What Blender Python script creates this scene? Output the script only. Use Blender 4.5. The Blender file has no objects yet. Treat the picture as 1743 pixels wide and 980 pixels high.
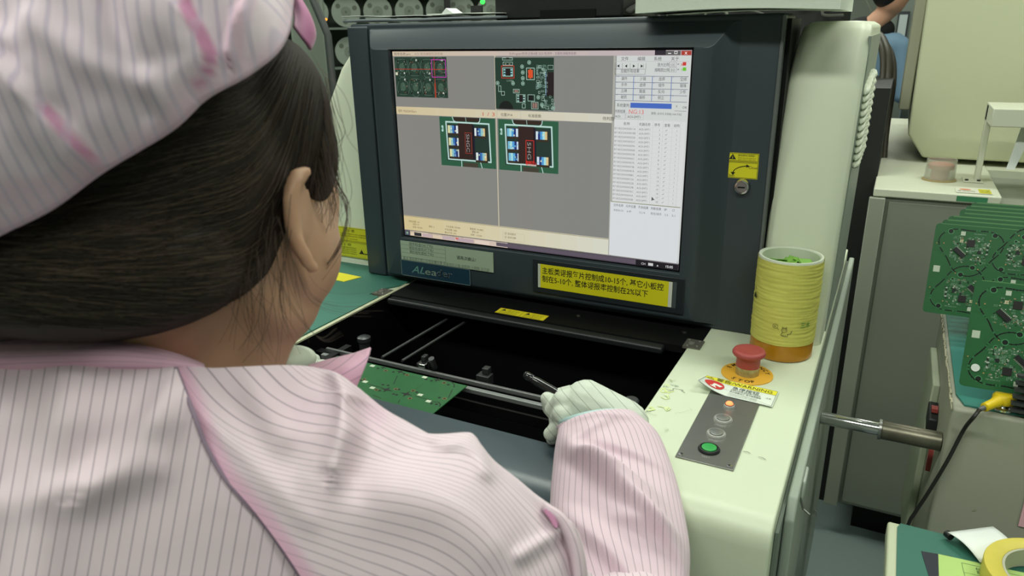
import bpy, bmesh, math, random
import numpy as np
from mathutils import Vector, noise
random.seed(7)
SC = bpy.context.scene
COL = SC.collection
Z0 = 1.35                                    # camera height above the floor; deck of the machine is at z = 0.95
# ------------------------------------------------------------------ camera
FPX = 1228.5; CX, CY = 871.5, 490.0
yaw, pitch, roll = map(math.radians, (27.704, 19.622, -1.076))
F_ = np.array([-math.sin(yaw)*math.cos(pitch), math.cos(yaw)*math.cos(pitch), -math.sin(pitch)])
R0 = np.array([math.cos(yaw), math.sin(yaw), 0.0]); U0 = np.cross(R0, F_)
R_ = math.cos(roll)*R0 + math.sin(roll)*U0
U_ = -math.sin(roll)*R0 + math.cos(roll)*U0
cam_d = bpy.data.cameras.new('camera'); cam = bpy.data.objects.new('camera', cam_d); COL.objects.link(cam)
from mathutils import Matrix
cam.matrix_world = Matrix(((R_[0], U_[0], -F_[0], 0), (R_[1], U_[1], -F_[1], 0), (R_[2], U_[2], -F_[2], Z0), (0, 0, 0, 1)))
cam_d.sensor_width = 36; cam_d.lens = FPX/1743*36
cam_d.clip_start = 0.02
cam_d.dof.use_dof = True; cam_d.dof.focus_distance = 0.98; cam_d.dof.aperture_fstop = 13.0
SC.camera = cam
# ------------------------------------------------------------------ view, world, lamps
SC.view_settings.view_transform = 'Standard'; SC.view_settings.look = 'None'
SC.view_settings.gamma = 1.0; SC.view_settings.exposure = 0.0
w = bpy.data.worlds.new('world'); SC.world = w; w.use_nodes = True
w.node_tree.nodes['Background'].inputs[0].default_value = (0.62, 0.68, 0.60, 1)
w.node_tree.nodes['Background'].inputs[1].default_value = 0.45
LAMPS = [(-1.9, -0.6), (-0.3, -0.6), (1.3, -0.6), (-2.9, 1.6), (-0.9, 1.3), (0.9, 1.6), (-2.6, 3.6), (-0.6, 3.6), (1.6, 3.6), (-3.0, 5.4), (-0.5, 5.4)]
LAMP_W = 19.0
CEIL = 2.9

# ------------------------------------------------------------------ pixel -> point helpers (metres, z relative to the camera height)
def ray(px, py): return F_ + (px-CX)/FPX*R_ - (py-CY)/FPX*U_
def onz(px, py, z): d = ray(px, py); return d*z/d[2]
def ony(px, py, y): d = ray(px, py); return d*y/d[1]
def onx(px, py, x): d = ray(px, py); return d*x/d[0]
def at(px, py, t): return ray(px, py)*t
def V(*a): return np.array(a, float)

def lin(c):
    return tuple(((v/255)/12.92 if v/255 <= 0.04045 else ((v/255+0.055)/1.055)**2.4) for v in c)
# ------------------------------------------------------------------ materials
MATS = {}
def mat(name, rgb, rough=0.5, metal=0.0, var=0.0, scale=8.0, bump=0.0, bscale=60.0, emit=0.0, spec=0.5, alpha=1.0, trans=0.0, scuff=None, coat=0.0):
    if name in MATS: return MATS[name]
    m = bpy.data.materials.new(name); m.use_nodes = True
    nt = m.node_tree; b = nt.nodes['Principled BSDF']
    c = lin(rgb)
    b.inputs['Base Color'].default_value = (*c, 1); b.inputs['Roughness'].default_value = rough
    b.inputs['Metallic'].default_value = metal; b.inputs['Specular IOR Level'].default_value = spec
    b.inputs['Coat Weight'].default_value = coat
    if trans: b.inputs['Transmission Weight'].default_value = trans
    if alpha < 1: b.inputs['Alpha'].default_value = alpha
    if emit:
        b.inputs['Emission Color'].default_value = (*c, 1); b.inputs['Emission Strength'].default_value = emit
    tc = nt.nodes.new('ShaderNodeTexCoord')
    col_out = None
    if var:
        n = nt.nodes.new('ShaderNodeTexNoise'); n.inputs['Scale'].default_value = scale; n.inputs['Detail'].default_value = 5
        nt.links.new(tc.outputs['Object'], n.inputs['Vector'])
        mx = nt.nodes.new('ShaderNodeMix'); mx.data_type = 'RGBA'
        mx.inputs[6].default_value = (*[v*(1-var) for v in c], 1); mx.inputs[7].default_value = (*[min(1, v*(1+var)) for v in c], 1)
        nt.links.new(n.outputs[0], mx.inputs[0]); col_out = mx.outputs[2]
    if scuff:                                   # paint worn off / dirt: small dark specks and hair-thin scratches
        n2 = nt.nodes.new('ShaderNodeTexNoise'); n2.inputs['Scale'].default_value = scuff[1]; n2.inputs['Detail'].default_value = 9
        n2.inputs['Roughness'].default_value = 0.75
        mp = nt.nodes.new('ShaderNodeMapping'); mp.inputs['Scale'].default_value = (1, 0.35, 1)
        nt.links.new(tc.outputs['Object'], mp.inputs['Vector']); nt.links.new(mp.outputs[0], n2.inputs['Vector'])
        rp = nt.nodes.new('ShaderNodeValToRGB'); rp.color_ramp.elements[0].position = scuff[2]; rp.color_ramp.elements[1].position = scuff[2]+0.03
        nt.links.new(n2.outputs[0], rp.inputs[0])
        mx2 = nt.nodes.new('ShaderNodeMix'); mx2.data_type = 'RGBA'
        nt.links.new(rp.outputs[0], mx2.inputs[0])
        if col_out: nt.links.new(col_out, mx2.inputs[6])
        else: mx2.inputs[6].default_value = (*c, 1)
        mx2.inputs[7].default_value = (*lin(scuff[0]), 1); col_out = mx2.outputs[2]
    if col_out: nt.links.new(col_out, b.inputs['Base Color'])
    if bump:
        n3 = nt.nodes.new('ShaderNodeTexNoise'); n3.inputs['Scale'].default_value = bscale; n3.inputs['Detail'].default_value = 4
        nt.links.new(tc.outputs['Object'], n3.inputs['Vector'])
        bp = nt.nodes.new('ShaderNodeBump'); bp.inputs['Strength'].default_value = bump; bp.inputs['Distance'].default_value = 0.002
        nt.links.new(n3.outputs[0], bp.inputs['Height']); nt.links.new(bp.outputs[0], b.inputs['Normal'])
    MATS[name] = m; return m
def attr_mat(name, emit=0.0, rough=0.6):
    """flat print: colour per face from the attribute Col (screens emit it)"""
    if name in MATS: return MATS[name]
    m = bpy.data.materials.new(name); m.use_nodes = True
    nt = m.node_tree; b = nt.nodes['Principled BSDF']
    a = nt.nodes.new('ShaderNodeAttribute'); a.attribute_name = 'Col'
    if emit:
        nt.links.new(a.outputs['Color'], b.inputs['Emission Color']); b.inputs['Emission Strength'].default_value = emit
        b.inputs['Base Color'].default_value = (0.01, 0.01, 0.01, 1); b.inputs['Roughness'].default_value = 0.35
    else:
        nt.links.new(a.outputs['Color'], b.inputs['Base Color']); b.inputs['Roughness'].default_value = rough
    MATS[name] = m; return m

# ------------------------------------------------------------------ mesh builder
ORG = {}
class MB:
    def __init__(s): s.v = []; s.f = []; s.c = []
    def add(s, vs, fs, col=None):
        n = len(s.v); s.v.extend([tuple(map(float, p)) for p in vs]); s.f.extend([tuple(i+n for i in f) for f in fs])
        s.c.extend([col]*len(fs)); return s
    def box(s, a, b, col=None):
        x0, y0, z0 = [min(p, q) for p, q in zip(a, b)]; x1, y1, z1 = [max(p, q) for p, q in zip(a, b)]
        return s.add([(x0,y0,z0),(x1,y0,z0),(x1,y1,z0),(x0,y1,z0),(x0,y0,z1),(x1,y0,z1),(x1,y1,z1),(x0,y1,z1)],
              [(0,3,2,1),(4,5,6,7),(0,1,5,4),(1,2,6,5),(2,3,7,6),(3,0,4,7)], col)
    def obox(s, c, ux, uy, uz, col=None):
        c, ux, uy, uz = map(np.array, (c, ux, uy, uz)); vs = []
        for k in (-1, 1):
            for (i, j) in ((-1,-1),(1,-1),(1,1),(-1,1)): vs.append(c+i*ux+j*uy+k*uz)
        return s.add(vs, [(0,3,2,1),(4,5,6,7),(0,1,5,4),(1,2,6,5),(2,3,7,6),(3,0,4,7)], col)
    def tube(s, pts, r, n=10, col=None, caps=True):
        pts = [np.array(p, float) for p in pts]; rs = r if hasattr(r, '__len__') else [r]*len(pts)
        vs = []; fs = []; prev = None
        for i, p in enumerate(pts):
            d = pts[min(i+1, len(pts)-1)]-pts[max(i-1, 0)]; d = d/(np.linalg.norm(d)+1e-12)
            if prev is None:
                a = np.array([0, 0, 1.]) if abs(d[2]) < .9 else np.array([1., 0, 0]); u = np.cross(d, a)
            else: u = prev-d*(prev@d)
            u = u/(np.linalg.norm(u)+1e-12); prev = u; w_ = np.cross(d, u)
            for k in range(n):
                t = 2*math.pi*k/n; vs.append(p+rs[i]*(math.cos(t)*u+math.sin(t)*w_))
        for i in range(len(pts)-1):
            for k in range(n):
                k2 = (k+1) % n; fs.append((i*n+k, i*n+k2, (i+1)*n+k2, (i+1)*n+k))
        if caps: fs.append(tuple(range(n-1, -1, -1))); m = (len(pts)-1)*n; fs.append(tuple(m+k for k in range(n)))
        return s.add(vs, fs, col)
    def lathe(s, prof, c, axis=(0, 0, 1), n=32, col=None, caps=True):
        """prof: (radius, height) pairs along axis from c"""
        c = np.array(c, float); ax = np.array(axis, float); ax /= np.linalg.norm(ax)
        a = np.array([1., 0, 0]) if abs(ax[0]) < .9 else np.array([0, 1., 0]); u = np.cross(ax, a); u /= np.linalg.norm(u); w_ = np.cross(ax, u)
        vs = []; fs = []
        for r, h in prof:
            for k in range(n):
                t = 2*math.pi*k/n; vs.append(c+ax*h+r*(math.cos(t)*u+math.sin(t)*w_))
        for i in range(len(prof)-1):
            for k in range(n):
                k2 = (k+1) % n; fs.append((i*n+k, i*n+k2, (i+1)*n+k2, (i+1)*n+k))
        if caps: fs.append(tuple(range(n-1, -1, -1))); m = (len(prof)-1)*n; fs.append(tuple(m+k for k in range(n)))
        return s.add(vs, fs, col)
    def prism(s, poly, ex, col=None):
        """poly: list of 3d points, ex: extrusion vector"""
        n = len(poly); ex = np.array(ex, float); vs = [np.array(p, float) for p in poly]+[np.array(p, float)+ex for p in poly]
        fs = [tuple(range(n-1, -1, -1)), tuple(range(n, 2*n))]+[(i, (i+1) % n, n+(i+1) % n, n+i) for i in range(n)]
        return s.add(vs, fs, col)
    def ell(s, c, r, ax=None, n=12, m=8, col=None):
        c = np.array(c, float); r = r if hasattr(r, '__len__') else (r, r, r)
        A = np.eye(3) if ax is None else np.array(ax)
        vs = [c+A[2]*r[2]]; fs = []
        for i in range(1, m):
            ph = math.pi*i/m
            for k in range(n):
                th = 2*math.pi*k/n
                vs.append(c+A[0]*r[0]*math.sin(ph)*math.cos(th)+A[1]*r[1]*math.sin(ph)*math.sin(th)+A[2]*r[2]*math.cos(ph))
        vs.append(c-A[2]*r[2])
        for k in range(n): fs.append((0, 1+k, 1+(k+1) % n))
        for i in range(m-2):
            for k in range(n): fs.append((1+i*n+k, 1+(i+1)*n+k, 1+(i+1)*n+(k+1) % n, 1+i*n+(k+1) % n))
        L = len(vs)-1; b = 1+(m-2)*n
        for k in range(n): fs.append((b+(k+1) % n, b+k, L))
        return s.add(vs, fs, col)
    def cap(s, a, b, ra, rb, n=12):
        """tapered capsule"""
        a, b = np.array(a, float), np.array(b, float); d = b-a; L = np.linalg.norm(d)+1e-9; d = d/L
        pts = []; rs = []
        for k in range(5): t = -math.pi/2+k*math.pi/8*.98+.02; pts.append(a+d*ra*math.sin(t)); rs.append(ra*math.cos(t))
        for k in range(1, 6): t = k*math.pi/10*.98; pts.append(b+d*rb*math.sin(t)); rs.append(rb*math.cos(t))
        return s.tube(pts, rs, n)
    def build(s, name, m, parent=None, smooth=False, bevel=0.0, seg=2, kind=None, label=None, angle=40, org=None, col_attr=None, extra=None):
        vs = np.array(s.v, float); vs[:, 2] += Z0
        if parent is not None: o_ = ORG[parent.name]
        elif org is not None: o_ = np.array(org, float)+V(0, 0, Z0)
        else:
            mn, mx = vs.min(0), vs.max(0); o_ = V((mn[0]+mx[0])/2, (mn[1]+mx[1])/2, mn[2])
        me = bpy.data.meshes.new(name); me.from_pydata((vs-o_).tolist(), [], s.f); 
        if any(c is not None for c in s.c):
            ca = me.color_attributes.new('Col', 'FLOAT_COLOR', 'CORNER'); arr = []
            for p, c in zip(me.polygons, s.c): arr.extend([*lin(c), 1.0]*p.loop_total)
            ca.data.foreach_set('color', arr)
        if extra:
            for k, d in extra.items():
                at_ = me.attributes.new(k, 'FLOAT', 'POINT'); at_.data.foreach_set('value', np.array(d, float))
        if smooth:
            me.polygons.foreach_set('use_smooth', [True]*len(me.polygons))
            if angle < 180: me.set_sharp_from_angle(angle=math.radians(angle))
        me.update()
        o = bpy.data.objects.new(name, me); COL.objects.link(o); ORG[o.name] = o_
        if isinstance(m, (list, tuple)):
            for q in m: me.materials.append(q)
        else: me.materials.append(m)
        if parent is not None: o.parent = parent
        else: o.location = o_
        if bevel:
            bm_ = o.modifiers.new('bevel', 'BEVEL'); bm_.width = bevel; bm_.segments = seg; bm_.limit_method = 'ANGLE'
            bm_.angle_limit = math.radians(35)
            me.polygons.foreach_set('use_smooth', [True]*len(me.polygons)); me.set_sharp_from_angle(angle=math.radians(50)) if seg < 3 else None
        if kind: o['kind'] = kind
        if label: o['label'] = label
        return o
def thing(name, loc, label, cat, group=None):
    o = bpy.data.objects.new(name, None); COL.objects.link(o); l = np.array(loc, float)+V(0, 0, Z0)
    o.location = l; ORG[o.name] = l; o['label'] = label; o['category'] = cat
    o.empty_display_size = 0.05
    if group: o['group'] = group
    return o
def tag(o, label, cat, group=None):
    o['label'] = label; o['category'] = cat
    if group: o['group'] = group
    return o
def dup(root, loc, label=None, rot=None, group=None):
    r = root.copy(); COL.objects.link(r); r.location = np.array(loc, float)+V(0, 0, Z0)
    if rot is not None: r.rotation_euler = rot
    if label: r['label'] = label
    if group: r['group'] = group
    for ch in list(root.children):
        c = ch.copy(); COL.objects.link(c); c.parent = r
        for g in ch.children:
            d = g.copy(); COL.objects.link(d); d.parent = c
    return r
# ------------------------------------------------------------------ text and flat print
_tc = {}
def glyphs(txt, italic=0.0, font_w=0.0):
    k = (txt, italic, font_w)
    if k in _tc: return _tc[k]
    c = bpy.data.curves.new('text', 'FONT'); c.body = txt; c.size = 1; c.resolution_u = 2; c.shear = italic; c.offset = font_w
    o = bpy.data.objects.new('text', c); COL.objects.link(o)
    dg = bpy.context.evaluated_depsgraph_get(); me = o.evaluated_get(dg).to_mesh()
    vs = np.array([v.co[:2] for v in me.vertices]) if len(me.vertices) else np.zeros((0, 2))
    fs = [tuple(p.vertices) for p in me.polygons]
    o.evaluated_get(dg).to_mesh_clear(); bpy.data.objects.remove(o); bpy.data.curves.remove(c)
    _tc[k] = (vs, fs); return _tc[k]
class Canvas:
    """flat print on a plane: origin o, unit vectors u (right), v (up), n (towards the reader)"""
    def __init__(s, o, u, v, eps=0.00006):
        s.o, s.u, s.v = map(lambda a: np.array(a, float), (o, u, v)); s.u /= np.linalg.norm(s.u); s.v /= np.linalg.norm(s.v)
        s.n = np.cross(s.u, s.v); s.mb = MB(); s.l = 0; s.eps = eps
    def P(s, a, b): return s.o+s.u*a+s.v*b+s.n*(s.l*s.eps)
    def lift(s, k=1): s.l += k; return s
    def poly(s, pts, col): s.mb.add([s.P(*p) for p in pts], [tuple(range(len(pts)))], col)
    def rect(s, x0, y0, x1, y1, col): s.poly([(x0, min(y0, y1)), (x1, min(y0, y1)), (x1, max(y0, y1)), (x0, max(y0, y1))], col)
    def frame(s, x0, y0, x1, y1, w_, col):
        y0, y1 = min(y0, y1), max(y0, y1)
        s.rect(x0, y0, x1, y0+w_, col); s.rect(x0, y1-w_, x1, y1, col); s.rect(x0, y0, x0+w_, y1, col); s.rect(x1-w_, y0, x1, y1, col)
    def disc(s, x, y, r, col, n=16, ry=None):
        ry = ry or r; s.poly([(x+r*math.cos(2*math.pi*k/n), y+ry*math.sin(2*math.pi*k/n)) for k in range(n)], col)
    def ring(s, x, y, r0, r1, col, n=16, a0=0, a1=2*math.pi):
        for k in range(n):
            t, t2 = a0+(a1-a0)*k/n, a0+(a1-a0)*(k+1)/n
            s.poly([(x+r0*math.cos(t), y+r0*math.sin(t)), (x+r1*math.cos(t), y+r1*math.sin(t)), (x+r1*math.cos(t2), y+r1*math.sin(t2)), (x+r0*math.cos(t2), y+r0*math.sin(t2))], col)
    def line(s, pts, w_, col):
        for (a, b) in zip(pts[:-1], pts[1:]):
            a, b = np.array(a, float), np.array(b, float); d = b-a; L = np.linalg.norm(d)
            if L < 1e-9: continue
            d = d/L; q = np.array([-d[1], d[0]])*w_/2; a2, b2 = a-d*w_*.3, b+d*w_*.3
            s.poly([a2-q, b2-q, b2+q, a2+q], col)
    def text(s, txt, x, y, size, col, width=None, italic=0.0, bold=0.0, ang=0.0, align='l'):
        vs, fs = glyphs(txt, italic, bold)
        if not len(vs): return
        vs = vs.copy(); mn, mx = vs.min(0), vs.max(0); wd = mx[0]-mn[0]
        sx = size if width is None else width/max(wd, 1e-6)
        vs[:, 0] = (vs[:, 0]-mn[0])*sx; vs[:, 1] *= size
        if align == 'c': vs[:, 0] -= wd*sx/2
        ca, sa = math.cos(ang), math.sin(ang)
        s.mb.add([s.P(x+ca*a-sa*b, y+sa*a+ca*b) for a, b in vs], fs, col)
    def build(s, name, parent, m=None, **k): return s.mb.build(name, m or attr_mat('print'), parent, **k)

# ------------------------------------------------------------------ palette
M_deck = mat('cream_deck_paint', (203, 212, 187), .42, var=.03, scale=6, scuff=((120, 122, 100), 9, .735))
M_fair = mat('cream_fairing_plastic', (214, 220, 198), .38, var=.02, scale=4)
M_side = mat('grey_green_side_paint', (150, 160, 148), .45, var=.06, scale=5)
M_slate = mat('slate_housing_plastic', (49, 59, 65), .42, var=.04, bump=.04, bscale=900)
M_lip = mat('slate_front_cover', (66, 79, 86), .33, var=.04, bump=.05, bscale=700)
M_black = mat('black_metal', (10, 11, 12), .55, spec=.25)
M_cav = mat('black_cavity', (6, 7, 8), .8, spec=.1)
M_steel = mat('brushed_steel', (150, 150, 148), .32, 1.0, var=.12, scale=30)
M_plate = mat('button_plate_steel', (135, 136, 132), .42, .85, var=.08, scale=40)
M_chrome = mat('chrome', (205, 205, 205), .15, 1.0)
M_mat = mat('green_esd_mat', (54, 110, 96), .6, var=.08, scale=10)
M_cream = mat('cream_machine_paint', (196, 200, 168), .45, var=.04, scale=2, scuff=((120, 120, 100), 5, .74))
M_cab = mat('grey_cabinet_paint', (150, 154, 140), .5, var=.04, scale=2)
M_cabtop = mat('pale_cabinet_top', (205, 208, 188), .45, var=.04, scale=3, scuff=((110, 108, 95), 8, .73))
M_red = mat('red_button', (158, 66, 62), .5, var=.05)
M_yel = mat('yellow_label', (222, 214, 40), .5)
M_pcb = mat('pcb_green', (40, 98, 56), .38, var=.12, scale=60, spec=.5)
M_blk = mat('black_plastic', (22, 23, 24), .5)
M_white = mat('white_paper', (225, 230, 226), .7, var=.02)
M_dark = mat('dark_void_panel', (24, 26, 26), .7)

# ================================================================== THE ROOM
def structure(name, mb, m, **k):
    o = mb.build(name, m, **k); o['kind'] = 'structure'; return o
structure('floor', MB().box((-6, -3, -1.37), (4.5, 9, -1.35)), mat('grey_green_epoxy_floor', (112, 126, 124), .22, var=.08, scale=1.5))
structure('ceiling', MB().box((-6, -3, CEIL-Z0), (4.5, 9, CEIL-Z0+.05)), mat('white_ceiling', (222, 224, 218), .9))
M_wall = mat('pale_wall', (176, 184, 172), .8, var=.03)
structure('wall_back', MB().box((-6, 9, -1.35), (4.5, 9.1, CEIL-Z0)), M_wall)
structure('wall_left', MB().box((-6.1, -3, -1.35), (-6, 9.1, CEIL-Z0)), M_wall)
structure('wall_right', MB().box((4.5, -3, -1.35), (4.6, 9.1, CEIL-Z0)), M_wall)
structure('wall_front', MB().box((-6.1, -3.1, -1.35), (4.6, -3, CEIL-Z0)), M_wall)
# ceiling lamps: fixture with the tube's light as an area lamp under it
for i, (lx, ly) in enumerate(LAMPS):
    t = thing('ceiling_light', (lx, ly, CEIL-Z0-.09), 'long white ceiling lamp above the machines', 'lamp', 'ceiling lamps')
    MB().box((lx-.62, ly-.13, CEIL-Z0-.05), (lx+.62, ly+.13, CEIL-Z0)).build('fixture', mat('white_fixture', (225, 225, 225), .6), t)
    MB().box((lx-.6, ly-.11, CEIL-Z0-.06), (lx+.6, ly+.11, CEIL-Z0-.051)).build('diffuser', mat('lamp_diffuser', (240, 255, 235), .5, emit=4.0), t)
    ld = bpy.data.lights.new('lamp_light', 'AREA'); ld.shape = 'RECTANGLE'; ld.size = 1.2; ld.size_y = .24; ld.energy = LAMP_W
    ld.color = (0.97, 1.0, 0.90)
    lo = bpy.data.objects.new('lamp_light', ld); COL.objects.link(lo); lo.location = (lx, ly, CEIL-.075)
    lo.parent = None

# ================================================================== THE INSPECTION MACHINE
mach = thing('inspection_machine', (-.45, 1.0, -1.35), 'cream and slate board inspection machine with a built-in screen, centre', 'machine')
DZ = -.40                                     # deck height
XR0, XR1 = -.202, -.043                       # right deck
# right deck with rounded front edge
prof = [(1.45, DZ), (.57, DZ)]+[(.57-.025*math.sin(a), DZ-.025+.025*math.cos(a)) for a in np.linspace(.2, math.pi/2, 7)]+[(.545, -.95), (.56, -1.22), (1.45, -1.22)]
MB().prism([(XR0, y, z) for y, z in prof], (XR1-XR0, 0, 0)).build('right_deck', M_deck, mach, smooth=True, bevel=.0015)
# left deck, white rim, green mat on it
XL0, XL1 = -1.02, -.690
prof2 = [(p[0], p[1]-.002) for p in prof]
MB().prism([(XL0, y, z) for y, z in prof2], (XL1-XL0-.004, 0, 0)).build('left_deck', M_deck, mach, smooth=True, bevel=.0015)
m_ = MB().prism([(XL0+.004, .58, DZ-.0015), (XL1-.010, .58, DZ-.0015), (XL1-.007, .866, DZ-.0015), (XL1-.029, .869, DZ-.0015), (XL1-.024, .902, DZ-.0015), (XL1-.006, .93, DZ-.0015), (XL1-.006, 1.2, DZ-.0015), (XL0+.004, 1.2, DZ-.0015)], (0, 0, .0022))
m_.build('green_mat', M_mat, mach, label='dark green antistatic mat')
# front lower body, cavity
MB().box((XL1, .585, -1.22), (XR0, 1.45, -.60)).build('lower_body', M_side, mach)
cav = MB()
cav.box((XL1-.004, .600, -.60), (XR0+.001, .93, -.595)); cav.box((XL1-.004, .60, -.595), (XL1, .93, DZ-.001)); cav.box((XR0, .60, -.595), (XR0+.001, .93, DZ-.002))
cav.box((XL1, .93, -.60), (XR0, .935, DZ-.002)); cav.box((XL1, .598, -.60), (XR0, .60, DZ-.03))
cav.build('cavity_lining', M_cav, mach)
MB().box((XL1-.0035, .595, DZ-.001), (XL1+.003, .935, DZ+.0015)).build('deck_rim', mat('worn_cream_edge', (188, 190, 160), .5, scuff=((90, 92, 80), 30, .6)), mach, label='worn cream metal rim along the opening')
# rounded front cover
cp = [(.600, DZ-.03), (.600, DZ-.002)]+[(.600-.055*(1-math.cos(a))-.002, DZ-.055*(1-math.sin(a)) ) for a in np.linspace(math.pi/2, 0, 2)][:0]
cp = [(.592, DZ-.03), (.592, DZ-.004), (.590, DZ-.002), (.580, DZ-.002)]+[(.545-.06*math.sin(a), DZ-.063+.06*math.cos(a)) for a in np.linspace(.15, 1.57, 12)]+[(.485, -.62), (.52, -.66), (.60, -.66)]
MB().prism([(XL1+.001, y, z) for y, z in cp], (XR0-XL1-.003, 0, 0)).build('front_cover', M_lip, mach, smooth=True, angle=30)
# feet
for fx in (-.95, -.10):
    for fy in (.62, 1.38): MB().lathe([(.035, -1.35), (.035, -1.33), (.015, -1.32), (.015, -1.22)], (fx, fy, 0)).build('foot', M_blk, mach, smooth=True)
# side door panel on the right flank
sd = MB().prism([(XR1+.004, y, z) for y, z in ((1.44, DZ-.012), (.62, DZ-.012), (.605, DZ-.03), (.60, -1.05), (1.44, -1.05))], (.009, 0, 0))
sd.build('side_door', M_side, mach, bevel=.002)
MB().box((XR1+.0005, .57, -1.2), (XR1+.0035, 1.44, DZ-.02)).build('side_strip', mat('dark_door_gap', (110, 120, 112), .4), mach)
hk = MB(); hk.tube([(XR1+.013, .655, DZ-.035), (XR1+.017, .652, DZ-.045), (XR1+.024, .648, DZ-.047), (XR1+.028, .648, DZ-.040)], .0012, 6)
hk.build('hook', M_steel, mach, smooth=True)
MB().box((XR1+.012, .655, DZ-.036), (XR1+.016, .685, DZ-.016)).build('latch', mat('clear_latch', (170, 178, 168), .3), mach, bevel=.002)
# hinge flange and bar behind the opening
MB().box((XL1+.002, .882, DZ-.010), (XR0+.014, 1.04, DZ+.0005)).build('hinge_flange', M_black, mach)
fb = MB(); fb.box((XL1+.006, .868, DZ-.012), (XR0-.03, .884, DZ-.0015)); fb.build('hinge_bar', mat('dark_steel_bar', (38, 41, 43), .4, .3), mach, bevel=.003)
for (hx, hy) in ((XR0+.007, .893), (XL1-.012, .885)):
    b_ = MB().box((hx-.013, hy-.014, DZ-.001), (hx+.010, hy+.014, DZ+.002)).build('hinge_plate', mat('worn_hinge_steel', (104, 102, 94), .4, .3), mach)
    q = MB()
    for (a, c, r) in ((-.004, 0, .0042), (.005, .009, .0016), (.005, -.008, .0016), (-.009, .009, .0016), (-.007, -.010, .0016)): q.lathe([(r, .0), (r, .0012), (r*.5, .0016)], (hx+a, hy+c, DZ+.002), n=10)
    q.build('screw', mat('screw_bright', (165, 165, 158), .3, .6), b_, smooth=True)
for px in (985, 1165): 
    p = onz(px, 541 if px < 1000 else 569, DZ-.003); MB().lathe([(.004, 0), (.004, .001), (.002, .002)], (p[0], p[1], DZ+.0005), n=10).build('screw', M_steel, mach, smooth=True)
# caution sticker on the flange
p0, p1 = onz(847, 527, DZ-.002), onz(930, 540, DZ-.002)
c = Canvas((p0[0]+.004, .884, DZ+.0007), (1, 0, 0), (0, 1, 0)); wS = p1[0]-p0[0]
c.rect(0, 0, wS, .021, (226, 214, 30)); c.lift()
c.line([(wS*.5, .001), (wS*.5, .020)], .0005, (90, 80, 10)); c.frame(.0008, .0008, wS-.0008, .0202, .0004, (200, 120, 20))
for k in (0.06, .56):
    c.poly([(wS*k, .012), (wS*k+.008, .012), (wS*k+.004, .019)], (20, 20, 20)); c.text('注意 CAUTION', wS*k+.010, .013, .0045, (60, 60, 10), width=wS*.25)
    for j in range(3): c.text('运行中请勿打开', wS*k, .009-.0035*j, .0028, (110, 100, 20), width=wS*.36)
c.build('caution_sticker', mach, label='yellow caution sticker on the black flange')
# conveyor rails, rods, clips, knobs in the cavity
RZ = -.412
rl = MB().box((XL1+.03, .694, RZ-.006), (XR0-.002, .6985, RZ)); rl.build('rail', mat('rail_steel', (120, 122, 122), .4, .7), mach, bevel=.0008)
MB().box((XL1+.03, .683, RZ-.011), (XR0-.002, .690, RZ-.005)).build('rail', mat('rail_light', (140, 144, 142), .45, .5), mach, bevel=.0008)
MB().box((XL1+.03, .676, RZ-.032), (XR0-.002, .680, RZ-.018)).build('rail', M_black, mach)
for (a, b) in (((650, 606), (705, 573)), ((684, 612), (752, 572))):
    A = onz(*a, RZ-.004); B = onz(*b, RZ-.004); d = (B-A)/np.linalg.norm(B-A); B = A+d*.20
    B[1] = min(B[1], .92); MB().tube([(A[0], A[1], RZ-.006), (A[0]+.0, B[1], RZ-.012)], .0022, 10).build('guide_rod', mat('rod_dark', (110, 114, 116), .35, .8), mach, smooth=True)
def clip(px, py, wd=.012):
    p = onz(px, py, RZ)
    t = MB().box((p[0]-wd, p[1]-.004, RZ-.01), (p[0]+wd, p[1]+.010, RZ+.004)); t.box((p[0]-wd*.4, p[1]+.002, RZ+.004), (p[0]+wd*.6, p[1]+.012, RZ+.012))
    t.build('rail_clip', mat('clip_metal', (58, 60, 62), .4, .5), mach, bevel=.001)
clip(823, 643, .009); clip(718, 622, .006)
MB().tube([(-.487, .706, RZ), (-.487, .700, RZ+.016)], .004, 10).build('clip_knob', mat('clip_metal', (58, 60, 62)), mach, smooth=True)
MB().box((-.506, .6965, RZ-.006), (-.496, .704, RZ+.006)).build('clip_bracket', M_chrome, mach, bevel=.001)
for (px, py, r) in ((1075, 676, .0095), (1057, 690, .0085), (1036, 675, .008)):
    p = onz(px, py, RZ-.01); MB().lathe([(r*.9, -.02), (r*.9, 0), (r, .001), (r, .006), (r*.8, .008), (r*.5, .0082)], (p[0], p[1], RZ-.02), n=24).build('knurled_knob', mat('dark_knob', (66, 69, 71), .35, .4), mach, smooth=True)
for (px, py) in ((620, 582),):
    p = onz(px, py, -.43); MB().lathe([(.008, -.08), (.008, 0), (.010, .002), (.010, .008), (.006, .010)], (p[0], p[1], -.43), n=20).build('knurled_knob', mat('dark_knob', (66, 69, 71)), mach, smooth=True)
MB().box((XL1+.045, .66, -.50), (XL1+.055, .72, RZ-.002)).build('rail_bracket', M_black, mach)
MB().box((XL1+.005, .700, RZ-.03), (XL1+.04, .712, RZ-.012)).build('rail_mount', M_black, mach)

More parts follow.
